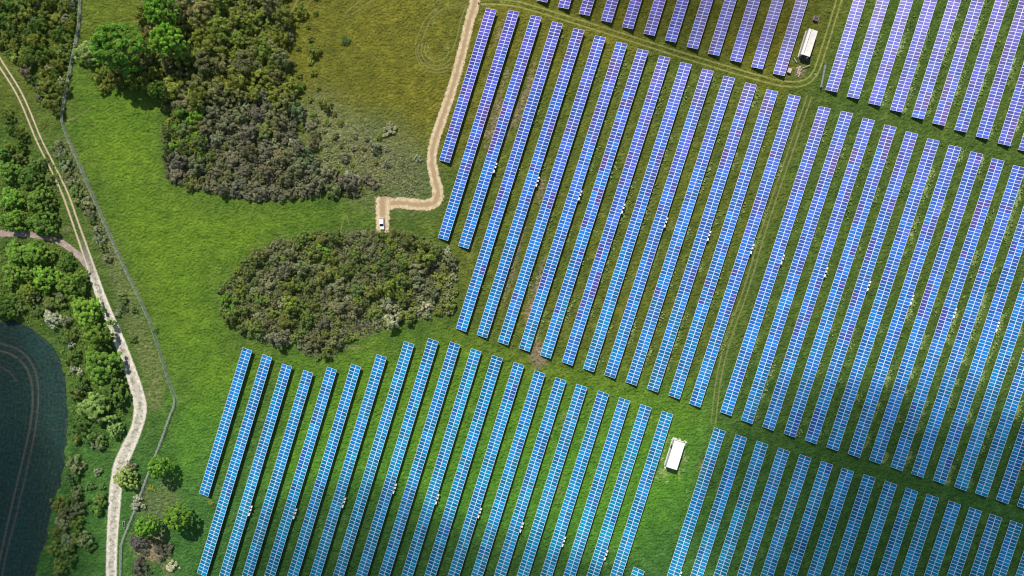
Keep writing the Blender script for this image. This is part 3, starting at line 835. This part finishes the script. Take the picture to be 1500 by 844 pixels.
# ------------------------------------------------------------------ long mesh fence
def fence():
    pts = [P(*q) for q in FENCE]
    root = tag(empty('mesh_fence', pts[0]), 'long grey wire mesh fence running down the meadow beside the track', 'fence')
    o0 = pts[0]
    H = 1.45
    # resample to posts
    L_ = [0]
    for a, b in zip(pts[:-1], pts[1:]): L_.append(L_[-1] + (b - a).length)
    n = 84
    def at(s):
        for k in range(len(pts) - 1):
            if s <= L_[k + 1] or k == len(pts) - 2:
                return pts[k].lerp(pts[k + 1], (s - L_[k]) / (L_[k + 1] - L_[k]))
    ps = [at(L_[-1] * i / n) - o0 for i in range(n + 1)]
    pm = MB(); pm.box((0, 0, 0.8), (0.10, 0.10, 1.6)); pm.box((0, 0, 1.62), (0.13, 0.13, 0.04))
    post = pm.mesh('post', [M_WIRE])
    for i, q in enumerate(ps):
        o = bpy.data.objects.new('post', post); o.location = q
        if i < len(ps) - 1: e = ps[i + 1] - q; o.rotation_euler = (0, 0, math.atan2(e.y, e.x))
        link(o, root)
    w = MB()
    for a, b in zip(ps[:-1], ps[1:]):
        d = b - a; rz = Matrix.Rotation(math.atan2(d.y, d.x), 3, 'Z'); ln = d.length; mid = (a + b) / 2
        for z in (0.10, 0.45, 0.80, 1.15, 1.42): w.box((mid.x, mid.y, z), (ln, 0.026, 0.026), rot=rz)
        k = max(2, int(ln / 0.16))
        for j in range(k):
            q = a.lerp(b, (j + .5) / k); w.box((q.x, q.y, H / 2), (0.020, 0.020, H - 0.1), rot=rz)
    w.build('wire_mesh', M_WIRE, root)
    ribbon('fence_strip', [[(q[0], q[1], 3.2) for q in FENCE]], 0.024,
           mat_track('fence_verge', ((0.16, 0.17, 0.13), (0.25, 0.27, 0.23), (0.36, 0.38, 0.34)), 0.66, 0, 0.35, 0.9), 1.3)
fence()

# ------------------------------------------------------------------ plants
def crown_mesh(name, seed, rad, hgt, base, nl, per, leaf, spread=0.9, jag=0.18, dome=0.35):
    """leaf clusters packed through a lumpy dome: unit radius scaled to rad; each lump has its own tone"""
    g = np.random.default_rng(seed)
    mb_v, mb_f, mb_c = [], [], []
    lumps = []
    k = 0
    while len(lumps) < nl and k < nl * 40:
        k += 1
        ph = g.uniform(0, 2 * math.pi); r = math.sqrt(g.random())
        edge = 1 + jag * math.sin(3 * ph + seed) + jag * 0.7 * math.sin(5 * ph + 2.1 * seed)
        x, y = r * math.cos(ph) * edge, r * math.sin(ph) * edge
        zz = math.sqrt(max(0.0, 1 - min(r, .99) ** 2))
        z = (dome + (1 - dome) * zz) * g.uniform(0.80, 1.06) if g.random() < 0.8 else g.uniform(0.25, 0.8) * zz
        p = np.array((x * rad, y * rad, base + z * (hgt - base)))
        if all(np.linalg.norm((p - q) * (1, 1, .7)) > rad * spread * 0.9 / math.sqrt(nl) for q, _ in lumps):
            lumps.append((p, rad * g.uniform(0.9, 1.45) / math.sqrt(nl)))
    V = []; F = []; Cc = []
    for (p, lr) in lumps:
        tone = g.uniform(0.72, 1.28); warm = g.uniform(0.90, 1.07)
        n = int(per * g.uniform(0.8, 1.2))
        d = g.normal(size=(n, 3)); d /= np.linalg.norm(d, axis=1)[:, None]
        d[:, 2] = np.abs(d[:, 2]) * 0.9 + d[:, 2] * 0.1
        rr = lr * g.uniform(0.45, 1.05, n) ** 0.7
        c = p + d * rr[:, None] * (1, 1, .85)
        nrm = d + g.normal(size=(n, 3)) * 0.32 + np.array((0, 0, .40)); nrm /= np.linalg.norm(nrm, axis=1)[:, None]
        t = np.cross(nrm, g.normal(size=(n, 3))); t /= np.linalg.norm(t, axis=1)[:, None] + 1e-9
        b = np.cross(nrm, t)
        s = leaf * g.uniform(0.6, 1.3, n)
        for i in range(n):
            u = t[i] * s[i] * 0.5; w = b[i] * s[i] * 0.36; q = c[i]; o = nrm[i] * s[i] * 0.10
            m0 = len(V)
            V.extend((tuple(q - u), tuple(q - w + o), tuple(q + u), tuple(q + w + o)))
            F.append((m0, m0 + 1, m0 + 2, m0 + 3))
            tv = tone * g.uniform(0.8, 1.2)
            Cc.append((tv * warm, tv, tv * g.uniform(0.8, 1.1)))
    me = bpy.data.meshes.new(name); me.from_pydata(V, [], F); me.materials.append(M_LEAF)
    ca = me.color_attributes.new('tint', 'FLOAT_COLOR', 'CORNER')
    cc = np.repeat(np.c_[np.array(Cc), np.ones(len(F))], 4, axis=0)
    ca.data.foreach_set('color', cc.astype(np.float32).ravel())
    me.update()
    return me

def trunk_mesh(name, seed, rad, hgt, thick):
    g = random.Random(seed); mb = MB()
    top = Vector((g.uniform(-.15, .15), g.uniform(-.15, .15), hgt * 0.62))
    mb.tube((0, 0, -0.1), top * 0.55, thick, thick * 0.75, 8); mb.tube(top * 0.55, top, thick * 0.75, thick * 0.35, 7)
    for k in range(7):
        a = 2 * math.pi * k / 7 + g.uniform(-.3, .3); s = top * g.uniform(0.45, 0.95)
        e = Vector((math.cos(a) * rad * g.uniform(.5, .8), math.sin(a) * rad * g.uniform(.5, .8), hgt * g.uniform(.55, .85)))
        m = s.lerp(e, 0.5) + Vector((0, 0, -0.05 * hgt))
        mb.tube(s, m, thick * 0.42, thick * 0.28, 6); mb.tube(m, e, thick * 0.28, thick * 0.10, 5)
    return mb.mesh(name, [M_BARK])

def stem_mesh(name, seed, rad, hgt):
    g = random.Random(seed); mb = MB()
    for k in range(6):
        a = 2 * math.pi * k / 6 + g.uniform(-.4, .4)
        e = Vector((math.cos(a) * rad * g.uniform(.3, .7), math.sin(a) * rad * g.uniform(.3, .7), hgt * g.uniform(.5, .8)))
        mb.tube((math.cos(a) * .08, math.sin(a) * .08, -.05), e, 0.06, 0.02, 5)
    return mb.mesh(name, [M_BARK])

# prototypes at unit radius 1 m (scaled per plant)
BROAD = [(crown_mesh('crown', 100 + i, 3.3, 7.4, 1.8, 130, 70, 0.40, 0.9, 0.04, 0.3), trunk_mesh('trunk', 200 + i, 3.3, 7.4, 0.24)) for i in range(4)]
LOOSE = [(crown_mesh('crown', 300 + i, 3.2, 5.4, 0.5, 110, 44, 0.40, 0.95, 0.20, 0.15), trunk_mesh('trunk', 400 + i, 3.4, 5.6, 0.16)) for i in range(5)]
BUSH = [(crown_mesh('foliage', 500 + i, 2.0, 2.4, 0.1, 26, 40, 0.36, 1.0, 0.20, 0.25), stem_mesh('stem', 600 + i, 2.0, 2.4)) for i in range(8)]

GREEN = dict(bright=(0.215, 0.410, 0.045), mid=(0.140, 0.240, 0.036), deep=(0.082, 0.160, 0.032), olive=(0.210, 0.255, 0.044), yellow=(0.280, 0.335, 0.056),
             grey=(0.310, 0.330, 0.185), brown=(0.250, 0.235, 0.130), pale=(0.54, 0.53, 0.36), fresh=(0.300, 0.420, 0.115), cold=(0.140, 0.240, 0.090), purple=(0.215, 0.195, 0.155), blossom=(0.68, 0.64, 0.57))
WORDS = dict(bright='bright green', mid='mid green', deep='dark green', olive='olive green', yellow='yellow green', grey='grey green', brown='brownish', pale='pale', fresh='light green', cold='cool green', purple='purplish brown', blossom='white flowering')

def plant(kind, px, py, rpx, tone, label, group=None, squash=1.0, toward=None):
    protos, r0, name, pn = {'broad': (BROAD, 3.5, 'tree', ('crown', 'trunk')), 'loose': (LOOSE, 3.5, 'tree', ('crown', 'trunk')), 'bush': (BUSH, 2.0, 'shrub', ('foliage', 'stem'))}[kind]
    cm, tm = rng.choice(protos)
    r = rpx * S; s = r / r0
    hz = s * squash * rng.uniform(0.9, 1.12)
    h = (4.6 if kind == 'broad' else 3.2 if kind == 'loose' else 1.3) * hz
    root = empty(name, P(px, py, h), rng.uniform(0, 6.28))
    root.scale = (s * rng.uniform(0.92, 1.08), s * rng.uniform(0.92, 1.08), hz)
    tag(root, label, 'tree' if name == 'tree' else 'shrub', group)
    c = bpy.data.objects.new(pn[0], cm); link(c, root)
    k = rng.uniform(0.85, 1.15); base = GREEN[tone]
    if toward is not None: base = tuple(1.15 * (0.58 * p + 0.42 * q) for p, q in zip(base, toward))
    c.color = (min(1, base[0] * k * rng.uniform(.92, 1.08)), min(1, base[1] * k), min(1, base[2] * k * rng.uniform(.85, 1.15)), 1)
    t = bpy.data.objects.new(pn[1], tm); link(t, root)
    return root

SINGLE = [
 ('broad',172,68,34,'bright','large bright green round tree beside the fence, tallest of the upper left'),
 ('loose',128,76,22,'fresh','light green loose tree overhanging the fence'),
 ('broad',244,60,26,'bright','round green tree right of the large bright tree'),
 ('broad',236,16,25,'bright','round green tree at the top edge above the olive thicket'),
 ('broad',231,132,15,'mid','small dark rounded tree on the lower edge of the olive thicket'),
 ('broad',233,685,17,'bright','round green tree on the fence line, uppermost of three lone trees'),
 ('broad',215,771,17,'bright','round green tree beside the brown hollow, lowest of three lone trees'),
 ('broad',259,757,18.5,'bright','wide round green tree, rightmost of three lone trees near the panels'),
 ('loose',184,701,18,'fresh','yellow green tree overhanging the white gravel track'),
 ('bush',201,738,9,'pale','pale shrub astride the fence near the gravel track'),
 ('bush',192,683,8,'brown','brownish shrub between the gravel track and the topmost lone tree'),
 ('loose',140,598,27,'fresh','pale green full tree left of the gravel track bend'),
 ('loose',168,629,14,'fresh','small pale green tree touching the gravel track bend'),
 ('loose',165,575,24,'deep','dark green tree above the pale green full tree'),
 ('loose',148,536,29,'mid','broad dark olive tree between the crop field and the gravel track'),
 ('loose',142,491,26,'mid','spiky green tree left of the gravel track, above the broad olive tree'),
 ('loose',125,457,26,'bright','bright spiky green tree left of the gravel track'),
 ('bush',78,468,12,'pale','pale pinkish grey shrub near the tip of the crop field'),
 ('loose',4,450,22,'deep','dark round tree at the tip of the crop field, cut by the left edge'),
 ('loose',104,417,22,'mid','green tree between the gravel track and the dirt path junction'),
 ('loose',66,407,22,'bright','bright green tree in the middle of the grove below the dirt path'),
 ('loose',24,372,20,'bright','bright green tree just below the dirt path at the left edge'),
 ('loose',53,370,21,'bright','bright green tree just below the dirt path, nearer the junction'),
 ('loose',22,402,21,'mid','mid green tree at the left edge below the bright pair'),
 ('loose',97,384,13,'deep','small dark tree beside the path junction'),
 ('loose',40,428,17,'olive','olive tree in the grove above the crop field'),
 ('loose',60,326,22,'mid','green tree just above the dirt path'),
 ('loose',20,322,20,'bright','bright green tree just above the dirt path at the left edge'),
 ('loose',58,292,21,'mid','mid green tree above the dirt path, right side of the upper grove'),
 ('loose',16,292,19,'bright','bright green tree at the left edge of the upper grove'),
 ('loose',44,257,20,'deep','dark green tree at the top of the upper grove'),
 ('loose',12,250,18,'mid','mid green tree at the upper left of the upper grove'),
 ('loose',2,224,15,'deep','very dark tree cut by the left edge above the upper grove'),
 ('bush',110,790,12,'olive','olive shrub lowest in the strip between field and gravel track'),
]
for (k, x, y, r, t, lb) in SINGLE: plant(k, x, y, r * (0.93 if k == 'loose' else 1.0), t, lb, None, 1.25 if k == 'broad' else 0.82, (0.17, 0.31, 0.04) if k == 'loose' and t != 'fresh' else None)

SMALL = [(110,681,12,'grey'),(120,684,6,'grey'),(143,691,6,'pale'),(104,700,9,'cold'),(113,722,9,'grey'),(88,738,12,'olive'),(103,735,11,'mid'),(98,752,11,'brown'),(92,765,10,'grey'),(112,768,10,'olive'),(84,782,10,'olive'),
         (100,788,11,'grey'),(78,803,11,'yellow'),(94,806,11,'mid'),(125,790,11,'grey'),(130,800,8,'deep'),(88,832,10,'olive'),(102,822,9,'mid'),(140,742,12,'mid'),(148,730,9,'olive'),(115,742,9,'brown'),(132,712,6,'cold'),(150,712,5,'cold'),
         (97,243,9,'grey'),(93,232,7,'mid'),(98,258,8,'olive'),(104,268,8,'grey'),(112,279,9,'mid'),(118,293,9,'olive'),(126,299,9,'grey'),(131,312,8,'brown'),(134,322,6,'deep'),(146,352,8,'grey'),(150,362,7,'olive'),(85,215,8,'grey'),(88,225,8,'brown'),
         (143,338,6,'grey'),(179,436,7,'mid'),(196,453,5,'mid'),(158,378,6,'grey'),(180,452,5,'deep'),(228,484,4,'mid'),(195,497,5,'mid'),(172,460,5,'grey'),
         (104,506,5,'blossom'),(107,540,5,'blossom'),(118,546,5,'blossom'),(95,470,8,'grey'),(52,440,9,'purple'),(56,455,8,'mid'),(30,450,8,'mid'),(75,445,10,'olive'),(88,440,9,'mid'),(104,527,8,'olive'),(120,562,11,'mid'),(112,575,10,'olive'),(118,625,9,'deep'),(130,640,10,'mid'),(112,640,9,'olive'),(143,650,9,'grey'),(150,645,8,'mid'),(105,490,8,'olive'),(98,500,7,'mid'),(110,520,8,'mid'),
         (72,296,7,'olive'),(75,312,6,'mid'),(30,230,9,'olive'),(60,240,8,'mid'),(72,262,7,'olive'),(80,345,7,'brown'),(88,430,8,'purple')]
def zone(px, py, box):
    fx = (px - box[0]) / (box[2] - box[0]); fy = (py - box[1]) / (box[3] - box[1])
    v = 'upper' if fy < .34 else 'middle' if fy < .67 else 'lower'
    h = 'left' if fx < .34 else 'centre' if fx < .67 else 'right'
    return 'very middle' if (v, h) == ('middle', 'centre') else f'{v} {h}'
def ssize(r): return 'small' if r < 8 else 'medium' if r < 10.5 else 'large'
for (x, y, r, t) in SMALL:
    if 70 < x < 152 and y > 660: w = f'in the {zone(x, y, (75, 670, 155, 840))} of the strip below the crop field'
    elif x > 135 or (x > 84 and 205 < y < 380): w = ('uphill ' if y < 280 else 'halfway ' if y < 400 else 'low ') + 'between the gravel track and the mesh fence'
    elif y > 465: w = f'in the {zone(x, y, (95, 465, 155, 660))} of the verge by the crop field'
    elif y > 400: w = f'in the grove above the crop field tip, {zone(x, y, (20, 420, 110, 480))}'
    else: w = f'at the edge of the upper grove, {zone(x, y, (20, 220, 90, 350))}'
    plant('bush', x, y, r * 1.05, t, f'{ssize(r)} {WORDS[t]} shrub {w}', 'shrubs along the gravel track', 1.0, (0.120, 0.205, 0.055) if y > 480 else (0.200, 0.250, 0.105))

FILL = []
def thicket(poly, n, seed, rr, tones, place, group, gapfn=None, kind='bush', avoid=(), fill=0, toward=None):
    g = random.Random(seed); pts = []
    xs = [p[0] for p in poly]; ys = [p[1] for p in poly]; box = (min(xs), max(min(ys), 0), max(xs), max(ys))
    k = 0; mind = math.sqrt((box[2] - box[0]) * (box[3] - box[1]) * 0.72 / n) * 0.92
    while len(pts) < n and k < 60000:
        k += 1
        if k % 4000 == 0: mind *= 0.93
        x = g.uniform(box[0], box[2]); y = g.uniform(min(ys), box[3])
        d = float(sdist(np.array([x]), np.array([y]), poly)[0])
        if d < 4: continue
        if gapfn and gapfn(x, y): continue
        if any(math.hypot(x - a, y - b) < c for a, b, c in avoid): continue
        if any(math.hypot(x - q[0], y - q[1]) < mind for q in pts): continue
        pts.append((x, y))
    for (x, y) in pts:
        t = tones(x, y, g); r = g.uniform(*rr)
        plant(kind, x, y, r, t, f'{ssize(r)} {WORDS[t]} shrub in the {zone(x, y, box)} of the {place}', group, g.uniform(0.95, 1.7), None if t in ('yellow', 'bright', 'fresh') else toward)
    small = []; k = 0; mind *= 0.62
    while len(small) < fill and k < 40000:
        k += 1
        if k % 3000 == 0: mind *= 0.9
        x = g.uniform(box[0], box[2]); y = g.uniform(min(ys), box[3])
        if float(sdist(np.array([x]), np.array([y]), poly)[0]) < 1: continue
        if gapfn and gapfn(x, y): continue
        if any(math.hypot(x - a, y - b) < c for a, b, c in avoid): continue
        if any(math.hypot(x - q[0], y - q[1]) < mind for q in pts) or any(math.hypot(x - q[0], y - q[1]) < mind for q in small): continue
        small.append((x, y)); t = tones(x, y, g); k_ = g.uniform(0.8, 1.2)
        FILL.append((x, y, g.uniform(rr[0] * 0.55, rr[0] * 0.9), tuple(c * k_ for c in (GREEN[t] if toward is None or t in ('yellow', 'bright', 'fresh') else tuple(1.18 * (0.58 * p + 0.42 * q) for p, q in zip(GREEN[t], toward)))), g.randrange(len(BUSH)), g.uniform(0, 6.28), g.uniform(0.8, 1.2)))

def pick(g, opts):
    return g.choices([o[0] for o in opts], [o[1] for o in opts])[0]
def oval_t(x, y, g):
    nz = float(vnoise(np.array([x]), np.array([y]), 45, 77)[0])
    if y > 440 and x > 540 or x > 645: return pick(g, (('pale', 2), ('grey', 3), ('olive', 2), ('yellow', 1)))
    if nz > 0.62: return pick(g, (('mid', 3), ('olive', 3), ('bright', 1), ('yellow', 2)))
    if nz < 0.42: return pick(g, (('brown', 4), ('purple', 2), ('grey', 2), ('olive', 2), ('mid', 1)))
    return pick(g, (('grey', 2), ('olive', 4), ('brown', 2), ('mid', 3), ('deep', 1), ('yellow', 1)))
thicket(OVAL, 66, 1, (7.5, 12.5), oval_t, 'oval thicket', 'shrubs of the oval thicket', lambda x, y: ((x - 525) / 26) ** 2 + ((y - 478) / 16) ** 2 < 1, fill=230, toward=(0.205, 0.230, 0.085))
def upper_t(x, y, g):
    if x < 300 and y < 235: return pick(g, (('yellow', 3), ('mid', 2), ('olive', 2), ('bright', 2)))
    nz = float(vnoise(np.array([x]), np.array([y]), 45, 177)[0])
    if nz > 0.66: return pick(g, (('cold', 2), ('olive', 2), ('grey', 2)))
    return pick(g, (('brown', 4), ('purple', 3), ('grey', 3), ('olive', 1)))
thicket(UPPER, 56, 2, (7.5, 12.5), upper_t, 'greyish thicket beside the meadow', 'shrubs of the greyish thicket', fill=210, toward=(0.215, 0.210, 0.112))
def olive_t(x, y, g): return pick(g, (('olive', 6), ('yellow', 3), ('brown', 2), ('mid', 2)))
thicket(OLIVE, 42, 3, (10, 17), olive_t, 'olive thicket at the top', 'shrubs of the olive thicket', None, 'bush', ((172,68,30),(244,60,22),(236,16,20),(231,132,12)), fill=150, toward=(0.215, 0.230, 0.042))
thicket([(420,-10),(470,-10),(462,60),(470,130),(505,190),(470,215),(440,200),(430,120),(418,60)], 6, 9, (6, 9), olive_t, 'thin scrub right of the thickets', 'shrubs of the olive thicket', fill=22)
thicket([(440,165),(505,190),(560,200),(575,235),(540,265),(500,255),(470,232),(445,215)], 4, 12, (5.5, 8), lambda x, y, g: pick(g, (('grey', 4), ('olive', 2), ('brown', 2))), 'rough grass by the greyish thicket', 'shrubs of the greyish thicket', fill=20)
def scrub_t(x, y, g): return pick(g, (('olive', 6), ('mid', 4), ('yellow', 2), ('brown', 1), ('deep', 1), ('grey', 1)))
thicket([(-10,-10),(112,-10),(108,60),(98,120),(84,160),(60,150),(20,90),(-10,60)], 26, 4, (8, 13), scrub_t, 'scrub left of the fence top', 'scrub bushes in the upper left corner', fill=55)
thicket([(0,150),(30,185),(48,225),(30,235),(0,215)], 6, 5, (6, 9), scrub_t, 'bank left of the gravel track', 'scrub bushes in the upper left corner')
for (x, y, r) in ((66,128,5),(104,2,6),(70,100,5),(90,118,6)): plant('bush', x, y, r, 'blossom', f'white flowering shrub in the scrub, {"nearest the fence top" if x == 104 else "nearest the gravel track" if y == 128 else "left one of the middle pair" if x == 70 else "right one of the middle pair"}', 'white flowering shrubs in the scrub')
for i, (x, y, r, t, w) in enumerate([(508,256,4,'blossom','pale shrub alone on the rough grass right of the greyish thicket'),(520,262,9,'grey','grey green shrub at the right tip of the greyish thicket'),(548,268,9,'brown','brownish shrub on the rough grass left of the sandy track'),(570,190,9,'grey','faint grey shrub in the rough grass beneath the olive meadow'),(455,182,8,'brown','brownish shrub on the right flank of the greyish thicket'),(505,60,7,'deep','dark low shrub alone in the olive meadow'),
        (480,250,10,'grey','grey green shrub in the gap at the right of the greyish thicket'),(612,232,6,'grey','grey shrub on rough grass close to the sandy track'),(309,737,4,'yellow','yellowish tuft by the foot of the first lower row'),(222,716,5,'yellow','yellowish shrub between the lone trees'),(207,796,15,'purple','purplish bramble left part of the brown hollow'),(238,806,13,'purple','brownish bramble right part of the brown hollow'),(252,830,8,'pale','pale bramble at the bottom right of the hollow'),(206,832,14,'purple','brownish bramble at the bottom edge of the hollow')]):
    plant('bush', x, y, r, t, w, None, 0.6, (0.0, 0.0, 0.0) if 'hollow' in w and t != 'pale' else None)

def fill_mesh():
    V = []; F = []; Cc = []; off = 0; cache = []
    for cm, _ in BUSH:
        n = len(cm.vertices); v = np.empty(n * 3, np.float32); cm.vertices.foreach_get('co', v)
        c = np.empty(len(cm.loops) * 4, np.float32); cm.color_attributes['tint'].data.foreach_get('color', c)
        cache.append((v.reshape(-1, 3), c.reshape(-1, 4)))
    for (x, y, r, col, pi, rz, hz) in FILL:
        v, c = cache[pi]; s = r * S / 2.0; q = P(x, y, 1.3 * s)
        ca, sa = math.cos(rz), math.sin(rz)
        V.append(np.c_[(v[:, 0] * ca - v[:, 1] * sa) * s + q.x, (v[:, 0] * sa + v[:, 1] * ca) * s + q.y, v[:, 2] * s * hz])
        Cc.append(c * (*col, 1))
    V = np.concatenate(V); Cc = np.concatenate(Cc); nf = len(V) // 4
    me = bpy.data.meshes.new('shrubs')
    me.vertices.add(len(V)); me.vertices.foreach_set('co', V.astype(np.float32).ravel())
    me.loops.add(nf * 4); me.loops.foreach_set('vertex_index', np.arange(nf * 4, dtype=np.int32))
    me.polygons.add(nf); me.polygons.foreach_set('loop_start', (np.arange(nf) * 4).astype(np.int32))
    me.update(calc_edges=True)
    a = me.color_attributes.new('tint', 'FLOAT_COLOR', 'CORNER'); a.data.foreach_set('color', Cc.astype(np.float32).ravel())
    me.materials.append(M_LEAF)
    tag(link(bpy.data.objects.new('shrubs', me)), 'dense small shrubs packed between the larger ones of the thickets', 'shrubs', None, 'stuff')
fill_mesh()

# low growth that nobody could count -----------------------------------------
def cover(name, polys, dens, leaf, hmax, cols, seed, pat=None):
    g = np.random.default_rng(seed); V = []; F = []; Cc = []
    for poly in polys:
        xs = [p[0] for p in poly]; ys = [p[1] for p in poly]
        area = (max(xs) - min(xs)) * (max(ys) - min(ys)) * S * S
        n = int(area * dens)
        x = g.uniform(min(xs), max(xs), n); y = g.uniform(min(ys), max(ys), n)
        w = (fbm(x, y, 16, seed + 1) - 0.5) * 14
        k = sdist(x + w, y + w, poly) > 0
        if pat is not None: k &= pat(x, y, g)
        x, y = x[k], y[k]; n = len(x)
        ht = hmax * fbm(x, y, 14, seed + 2) * g.uniform(0.4, 1.1, n)
        ci = (fbm(x, y, 30, seed + 3) * 1.4 - 0.2 + g.normal(0, .15, n)).clip(0, .999) * len(cols)
        nr = np.c_[g.normal(0, .5, n), g.normal(0, .5, n), np.ones(n)]; nr /= np.linalg.norm(nr, axis=1)[:, None]
        t = np.cross(nr, g.normal(size=(n, 3))); t /= np.linalg.norm(t, axis=1)[:, None]; b = np.cross(nr, t)
        s = leaf * g.uniform(.6, 1.4, n); tv = g.uniform(.7, 1.3, n)
        for i in range(n):
            q = np.array(((x[i] - 750) * S, (422 - y[i]) * S, 0.06 + ht[i])); u = t[i] * s[i] * .5; w_ = b[i] * s[i] * .38
            m0 = len(V); V.extend((tuple(q - u), tuple(q - w_), tuple(q + u), tuple(q + w_))); F.append((m0, m0 + 1, m0 + 2, m0 + 3))
            c = cols[int(ci[i])]; Cc.append((c[0] * tv[i], c[1] * tv[i], c[2] * tv[i]))
    me = bpy.data.meshes.new(name); me.from_pydata(V, [], F); me.materials.append(M_LEAF)
    ca = me.color_attributes.new('tint', 'FLOAT_COLOR', 'CORNER')
    ca.data.foreach_set('color', np.repeat(np.c_[np.array(Cc), np.ones(len(F))], 4, axis=0).astype(np.float32).ravel())
    o = link(bpy.data.objects.new(name, me)); o['kind'] = 'stuff'
    return o
tag(cover('undergrowth', [OVAL], 5, 0.5, 1.0, [(0.11, 0.095, 0.065), (0.13, 0.125, 0.06), (0.12, 0.14, 0.045)], 31), 'low undergrowth filling the oval thicket between its shrubs', 'undergrowth')  # leaf colours darkened to paint shade into the gaps between shrubs
tag(cover('undergrowth', [UPPER], 5, 0.5, 1.0, [(0.11, 0.095, 0.065), (0.13, 0.125, 0.06), (0.12, 0.14, 0.045)], 41), 'low undergrowth filling the greyish thicket between its shrubs', 'undergrowth')  # same darkened leaves, gap shade put into their colour
tag(cover('undergrowth', [OLIVE], 5, 0.5, 1.0, [GREEN['brown'], GREEN['olive'], GREEN['olive'], GREEN['yellow']], 51), 'low olive undergrowth filling the top thicket', 'undergrowth')
tag(cover('undergrowth', [[(0,225),(85,240),(88,338),(0,336)], [(0,352),(80,358),(120,390),(150,470),(185,570),(185,625),(150,660),(110,640),(104,560),(80,490),(40,470),(0,455)]], 2.6, 0.5, 0.9, [GREEN['deep'], GREEN['mid'], GREEN['olive'], GREEN['mid']], 61), 'low green undergrowth below the trees along the left edge', 'undergrowth')
def weedpat(x, y, g): return weed_strip(x, y) > 0.12 + 0.4 * g.random(len(x))
tag(cover('weeds', [[(640,20),(1500,-10),(1500,735),(1020,600),(640,490)]], 5.0, 0.5, 0.8, [(0.16, 0.26, 0.06), (0.24, 0.35, 0.09), (0.36, 0.45, 0.17)], 71, weedpat), 'pale tall weeds growing in strips beside the panel rows', 'weeds')
tag(cover('tall_grass', [[(470,200),(520,205),(580,215),(615,245),(622,282),(575,290),(530,288),(505,255),(480,235)], [(86,205),(102,212),(172,372),(165,385),(120,310)]], 3.2, 0.42, 0.5, [(0.10, 0.10, 0.04), (0.17, 0.17, 0.08), (0.26, 0.25, 0.14), (0.36, 0.34, 0.22)], 81), 'dry greyish tall grass between thicket and sandy track', 'grass')

# ------------------------------------------------------------------ light, sky, camera
SUNV = Vector((-0.22, 0.68, 1.0)).normalized()
EL = math.asin(SUNV.z); AZ = math.atan2(SUNV.x, SUNV.y)
sun = bpy.data.lights.new('sun', 'SUN'); sun.energy = 4.2; sun.angle = R(0.55); sun.color = (1.0, 0.955, 0.88)
so = bpy.data.objects.new('sun', sun); COL.objects.link(so)
so.rotation_euler = SUNV.to_track_quat('Z', 'Y').to_euler(); so.location = (0, 0, 400)
w = bpy.data.worlds.new('World'); sc.world = w; w.use_nodes = True
nt = w.node_tree; bg = nt.nodes['Background']
sky = nt.nodes.new('ShaderNodeTexSky'); sky.sky_type = 'NISHITA'; sky.sun_disc = False
sky.sun_elevation = EL; sky.sun_rotation = AZ
nt.links.new(sky.outputs[0], bg.inputs['Color']); bg.inputs['Strength'].default_value = 0.10

def mat_added_cloud():
    m = bpy.data.materials.new('added_cloud_vapour'); m.use_nodes = True; t = m.node_tree
    t.nodes.remove(t.nodes['Principled BSDF'])
    v = t.nodes.new('ShaderNodeVolumePrincipled'); v.inputs['Density'].default_value = 0.016; v.inputs['Anisotropy'].default_value = 0.6
    t.links.new(v.outputs[0], t.nodes['Material Output'].inputs['Volume'])
    return m
M_ADDED_CLOUD = mat_added_cloud()
CZ = 620.0
def added_cloud(px, py, rx, ry, th, seed):
    """unseen vapour body added above the camera to throw shade round photo pixel px, py"""
    g = P(px, py); g += Vector((SUNV.x / SUNV.z * CZ, SUNV.y / SUNV.z * CZ, CZ))
    bm = bmesh.new(); bmesh.ops.create_icosphere(bm, subdivisions=5, radius=1.0)
    for v in bm.verts:
        n = v.co.copy(); a = math.atan2(n.y, n.x)
        k = 1 + 0.16 * math.sin(3 * a + seed) + 0.10 * math.sin(5 * a + 2.3 * seed) + 0.06 * math.sin(9 * a + seed * 3.1)
        q = 1 + 0.25 * math.sin(n.x * 5 + seed) * math.sin(n.y * 6 + seed * 1.7)
        rr = math.hypot(n.x, n.y)
        zz = math.copysign((1 - min(rr, 1) ** 2) ** 1.0, n.z) * q
        v.co = Vector((n.x * k * rx * S, n.y * k * ry * S, zz * th * (0.5 if n.z < 0 else 1.0)))
    me = bpy.data.meshes.new('added_cloud'); bm.to_mesh(me); bm.free(); me.materials.append(M_ADDED_CLOUD)
    o = link(bpy.data.objects.new('added_cloud', me)); o.location = g
    o['kind'] = 'structure'
added_cloud(1440, 910, 440, 255, 175, 1.0)
added_cloud(600, 940, 400, 180, 90, 2.2)
added_cloud(-40, 790, 185, 320, 75, 3.1)
added_cloud(1010, -70, 260, 140, 34, 5.2)

cam = bpy.data.cameras.new('camera'); cam.sensor_width = 36; cam.lens = 18 / (150.0 / CAM_H); cam.clip_end = 20000; cam.clip_start = 1
co = bpy.data.objects.new('camera', cam); COL.objects.link(co); co.location = (0, 0, CAM_H); co.rotation_euler = (0, 0, 0)
sc.camera = co
sc.view_settings.view_transform = 'Standard'; sc.view_settings.look = 'None'
sc.view_settings.exposure = 0.12; sc.view_settings.gamma = 1.0; sc.view_settings.use_curve_mapping = False
sc.cycles.pixel_filter_type = 'BLACKMAN_HARRIS'; sc.cycles.filter_width = 1.1
sc.cycles.max_bounces = 6; sc.cycles.transparent_max_bounces = 12
